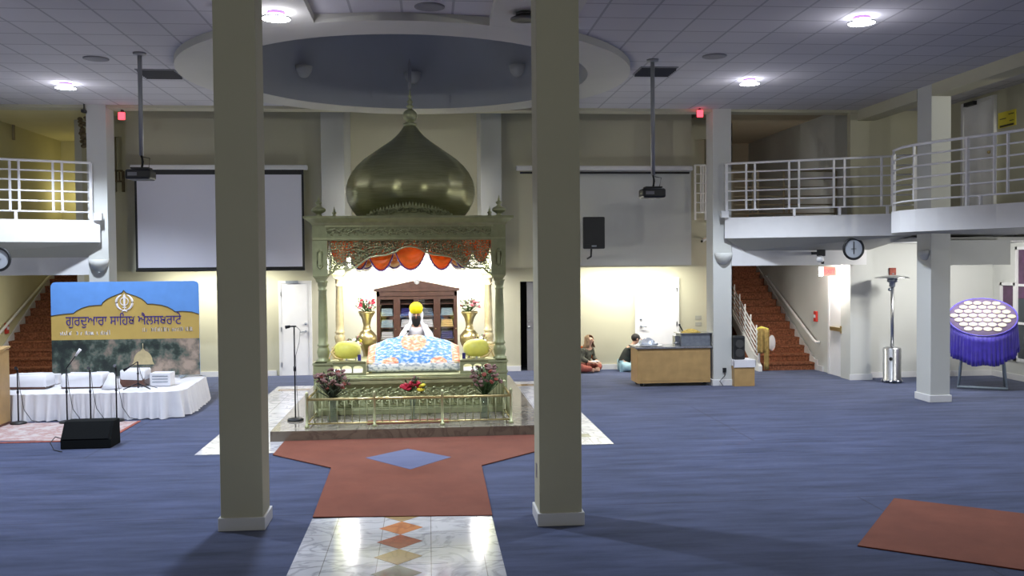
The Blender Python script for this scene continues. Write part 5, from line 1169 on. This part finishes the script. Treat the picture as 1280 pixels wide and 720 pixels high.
# things on the stage
def cushion(px0,px1,pyt,pyb,Y,label,d=.4,drape=0,m_='whitecloth',nm='cloth_covered_harmonium',cat='harmonium'):
    x0,x1=XX(px0,Y,470),XX(px1,Y,470); h=ZZ((px0+px1)/2,pyt,Y)-ztg; h=max(.08,h-.07); w_=(x1-x0)/2
    t=T(nm,label,cat,((x0+x1)/2,Y+d/2,ztg+.012))
    bm=B(); nseg=24; g=[]
    rnd=random.Random(int(px0)); ring=rr(-w_,w_,-d/2,d/2,.05,4)
    for j,(sc_,z) in enumerate(((1.03,.025),(1.0,h*.5),(1.0,h*.9),(.93,h),(.5,h+.004))):
        g.append([bm.verts.new((x*sc_+rnd.uniform(-.008,.008),y*sc_+rnd.uniform(-.01,.01),z+(rnd.uniform(-.014,.014) if j else rnd.uniform(-.012,.02)+drape*abs(math.sin(x*9))))) for x,y in ring])
    for j in range(4):
        for i in range(len(ring)): f=bm.faces.new((g[j][i],g[j][(i+1)%len(ring)],g[j+1][(i+1)%len(ring)],g[j+1][i])); f.smooth=True
    bm.faces.new(g[-1]); O('cover',bm,m_,t)
    bm=B(); box(bm,-w_*.96,w_*.96,-d/2*.96,d/2*.96,0,.05+drape); O('case',bm,'wood_d',t)
cushion(6,57,465,481,16.2,'long low box under white cloth at the left end of the stage')
cushion(75,128,464,481,16.2,'box under white cloth between the two left microphone stands')
cushion(149,181,459,478,16.25,'instrument heaped under a loosely draped white cloth left of the tripod stand',drape=.09,m_='whitecloth')
# draped peak beside it
bm=B(); lathe(bm,[(.15,0),(.11,.08),(.07,.17),(.03,.26)],0,0,0,n=20,flute=.15,nf=9); o=O('bunched_cloth',bm,'whitecloth',loc=(XX(139.5,16.1,470),16.1,ztg+.012)); tag(o,'bunched white cloth peak on the stage behind the fourth microphone stand','cloth')
bm=B(); box(bm,-.17,.17,-.15,.15,0,.22); 
for k in range(3): box(bm,-.13,.13,-.156,-.15,.06+.05*k,.08+.05*k,1)
o=O('amplifier',bm,['whitecloth','steel_d'],loc=(XX(201,16.3,470),16.4,ztg+.012),bevel=.01); tag(o,'pale grey ribbed box on the stage right of the tripod stand','box')
bm=B(); box(bm,-.1,.1,-.08,.08,0,.17); o=O('white_carton',bm,'whitecloth',loc=(XX(67,16.9,460),16.9,ztg+.012),bevel=.01); tag(o,'small white carton between the two left cloth-covered boxes','box')
def micstand(px,pyb,pyt,Y,z0,label,boom=None,nm='microphone_stand',tripod=False,whitehead=False,r=.012):
    x=XX(px,Y,500); zt=ZZ(px,pyt,Y)-z0; t=T(nm,label,'microphone stand',(x,Y,z0)); top=Vector((0,0,zt))
    if tripod:
        for a in (-.4,PI+.4,PI/2): bm=B(); tube(bm,[(0,0,.1),(.24*math.cos(a),.2*math.sin(a),.01)],.01,6); O('leg',bm,'blackm',t)
    else: bm=B(); lathe(bm,[(.12,0),(.125,.015),(.10,.03),(.02,.045)],0,0,0,n=20); O('base',bm,'black',t)
    bm=B(); tube(bm,[(0,0,.02),(0,0,zt)],r,8); tube(bm,[(0,0,zt*.55),(0,0,zt*.6)],r*1.6,8); O('pole',bm,'blackm',t)
    if boom:
        e=top+Vector(boom); bm=B(); tube(bm,[top,e],.008,6); O('boom',bm,'blackm',t); d=Vector(boom).normalized()
        bm=B(); tube(bm,[e-d*.02,e+d*.11],[.014,.024],10); O('microphone',bm,'whitecloth' if whitehead else 'blackm',t)
    else: bm=B(); tube(bm,[(0,0,zt-.01),(0,-.06,zt+.02)],[.016,.026],8); O('microphone',bm,'blackm',t)
    bm=B(); tube(bm,[(0.02,-.01,zt-.05),(.05,-.03,zt*.6),(.10,-.02,zt*.25),(.2,.0,.05),(.3,.05,.01)],.005,4); O('cable',bm,'black',t)
micstand(22.5,523,461,15.25,.012,'leftmost short microphone stand in front of the stage')
micstand(83.5,519,461,15.25,.012,'second short microphone stand from the left, its boom holding a white microphone',boom=(.16,0,.22),whitehead=True)
micstand(113,519,461,15.3,.012,'third short microphone stand from the left before the stage')
micstand(145.5,520,458,15.3,.012,'rightmost of the four short microphone stands before the stage')
micstand(173,482,452,15.88,ztg+.012,'small tripod microphone stand standing on the stage top',boom=(-.12,-.05,-.08),tripod=True)
x=XX(369,14.1,500); t=T('microphone_stand','tall thin microphone stand on the stone step left of the canopy','microphone stand',(x,14.1,.15)); zt=ZZ(368,408,14.1)-.15
bm=B(); lathe(bm,[(.12,0),(.125,.02),(.10,.035),(.02,.05)],0,0,0,n=24); O('base',bm,'black',t)
bm=B(); tube(bm,[(0,0,.04),(0,0,zt)],.011,8); tube(bm,[(0,0,.75),(0,0,.82)],.02,8); O('pole',bm,'blackm',t)
bm=B(); tube(bm,[(.03,0,zt),(-.06,0,zt)],.012,8); tube(bm,[(-.06,0,zt),(-.13,0,zt-.012)],[.02,.028],10); O('microphone',bm,'blackm',t)
bm=B(); tube(bm,[(.03,0,zt),(.09,0,zt-.06),(.07,0,zt-.25),(.015,0,zt-.45),(.03,0,.4),(.05,0,.05)],.005,5); O('cable',bm,'grille',t)
# wedge monitor
a=G(78,562); b2=G(133,562); w_=(b2.x-a.x)/2+.03; t=T('floor_monitor','black wedge-shaped stage monitor lying on the blue carpet by the rug','loudspeaker',((a.x+b2.x)/2,a.y,0)); 
h=.36; bm=B(); prismX(bm,[(0,0),(.42,0),(.40,h),(.16,h),(0,.13)],-w_,w_); O('cabinet',bm,'blackcloth',t,bevel=.015); bm=B(); prismX(bm,[(-.006,.14),(.15,h-.01),(.16,h-.02),(.01,.13)],-w_+.03,w_-.03); O('grille',bm,'blackcloth',t)
bm=B(); tube(bm,[(-w_,.2,.1),(-w_-.1,.1,.16),(-w_-.12,-.02,.1),(-w_-.05,-.08,.012),(-w_+.1,-.2,.01)],.007,5); O('cable',bm,'black',t)
# lectern at the left edge
x=XX(8,15.2,480); t=T('lectern','light oak lectern cut by the left edge of the photo','lectern',(x-.3,15.1,.0)); bm=B(); box(bm,-.3,.3,-.22,.22,.012,ZZ(5,437,15.0)-.03); O('cabinet_body',bm,'wood',t,bevel=.006); bm=B(); zt=ZZ(5,437,15.0); prismX(bm,[(-.25,zt-.05),(.25,zt),(.25,zt+.03),(-.25,zt-.02)],-.33,.31); O('sloped_top',bm,'wood',t); bm=B(); box(bm,-.32,.305,-.24,.235,.012,.05); O('plinth',bm,'wood_d',t)
# ------------------------------------------------------------------ lights
def spot(loc,pw,col,cone,blend=.35,r=.12,tgt=None,nm='spot_beam'):
    l=bpy.data.lights.new(nm,'SPOT'); l.energy=pw; l.color=col; l.spot_size=math.radians(cone); l.spot_blend=blend; l.shadow_soft_size=r
    o=bpy.data.objects.new(nm,l); COL.objects.link(o); o.location=loc
    if tgt: o.rotation_euler=(Vector(tgt)-Vector(loc)).to_track_quat('-Z','Y').to_euler()
    return o
def point(loc,pw,col,r=.1):
    l=bpy.data.lights.new('lamp_or_fill_light','POINT'); l.energy=pw; l.color=col; l.shadow_soft_size=r; o=bpy.data.objects.new('lamp_or_fill_light',l); COL.objects.link(o); o.location=loc; return o
def area(loc,pw,col,sx_,sy_,tgt):
    l=bpy.data.lights.new('strip_or_fill_light','AREA'); l.energy=pw; l.color=col; l.shape='RECTANGLE'; l.size=sx_; l.size_y=sy_; o=bpy.data.objects.new('strip_or_fill_light',l); COL.objects.link(o); o.location=loc
    o.rotation_euler=(Vector(tgt)-Vector(loc)).to_track_quat('-Z','Y').to_euler(); return o
COOL=(.80,.88,1.0)
LP=LP[:5]
for p in LP: spot((p[0],p[1],p[2]-.02),980,COOL,122,.5)
for p in LP: point((p[0],p[1],p[2]-.30),10,(.92,.90,1.0),.2)
spot((7.2,.5,4.75),420,(.97,.98,.90),84,.5,r=.15,tgt=(3.6,14,2.4)); spot((-7.6,.5,4.75),420,(.97,.98,.90),84,.5,r=.15,tgt=(-4.0,14,2.4))  # unseen lamps behind the camera: right follows the clock's shadow, left added
for x in (-1,1): point((AX+x*1.18,17.0,2.50),95,(1,.97,.93),.08)
area((AX,16.0,3.02),120,(1,.96,.92),2.2,1.2,(AX,16.6,1.0))
area((AX,20.3,2.6),260,(1,.98,.95),3.8,.15,(AX,21.2,1.3))  # added unseen strip, only to whiten the wall behind the cabinet
area((4.6,20.5,2.36),90,(1,.98,.86),2.4,.15,(4.6,21.15,0)); area((-4.6,20.5,2.36),75,(1,.98,.86),2.4,.15,(-4.6,21.15,0))
point((8.45,18.9,2.2),80,(1,.96,.88),.06)
point((-8.9,24.3,4.3),11,(1,.90,.45),.3); point((-6.9,21.6,4.9),9,(1,.92,.5),.1)
spot((9.9,12.6,5.2),110,(1,.98,.85),60,.3,r=.05,tgt=(8.95,15.4,4.4))
point((-8.5,20.0,2.0),22,(1,.98,.9),.1)
area((10.5,16.3,2.80),95,(1,.98,.92),1.2,.3,(10.6,17.9,0))
point((10.5,12.9,2.6),75,(1,.98,.94),.15)  # added unseen lamp under the curved balcony, brightening the free column and table
point((10.0,17.0,2.55),48,(1,.98,.93),.1)
w=bpy.data.worlds.new('world'); SC.world=w; w.use_nodes=True; w.node_tree.nodes['Background'].inputs[0].default_value=(.5,.55,.7,1); w.node_tree.nodes['Background'].inputs[1].default_value=.05
SC.view_settings.view_transform='Standard'; SC.view_settings.look='None'; SC.view_settings.gamma=1; SC.view_settings.exposure=0.0; SC.view_settings.use_curve_mapping=False
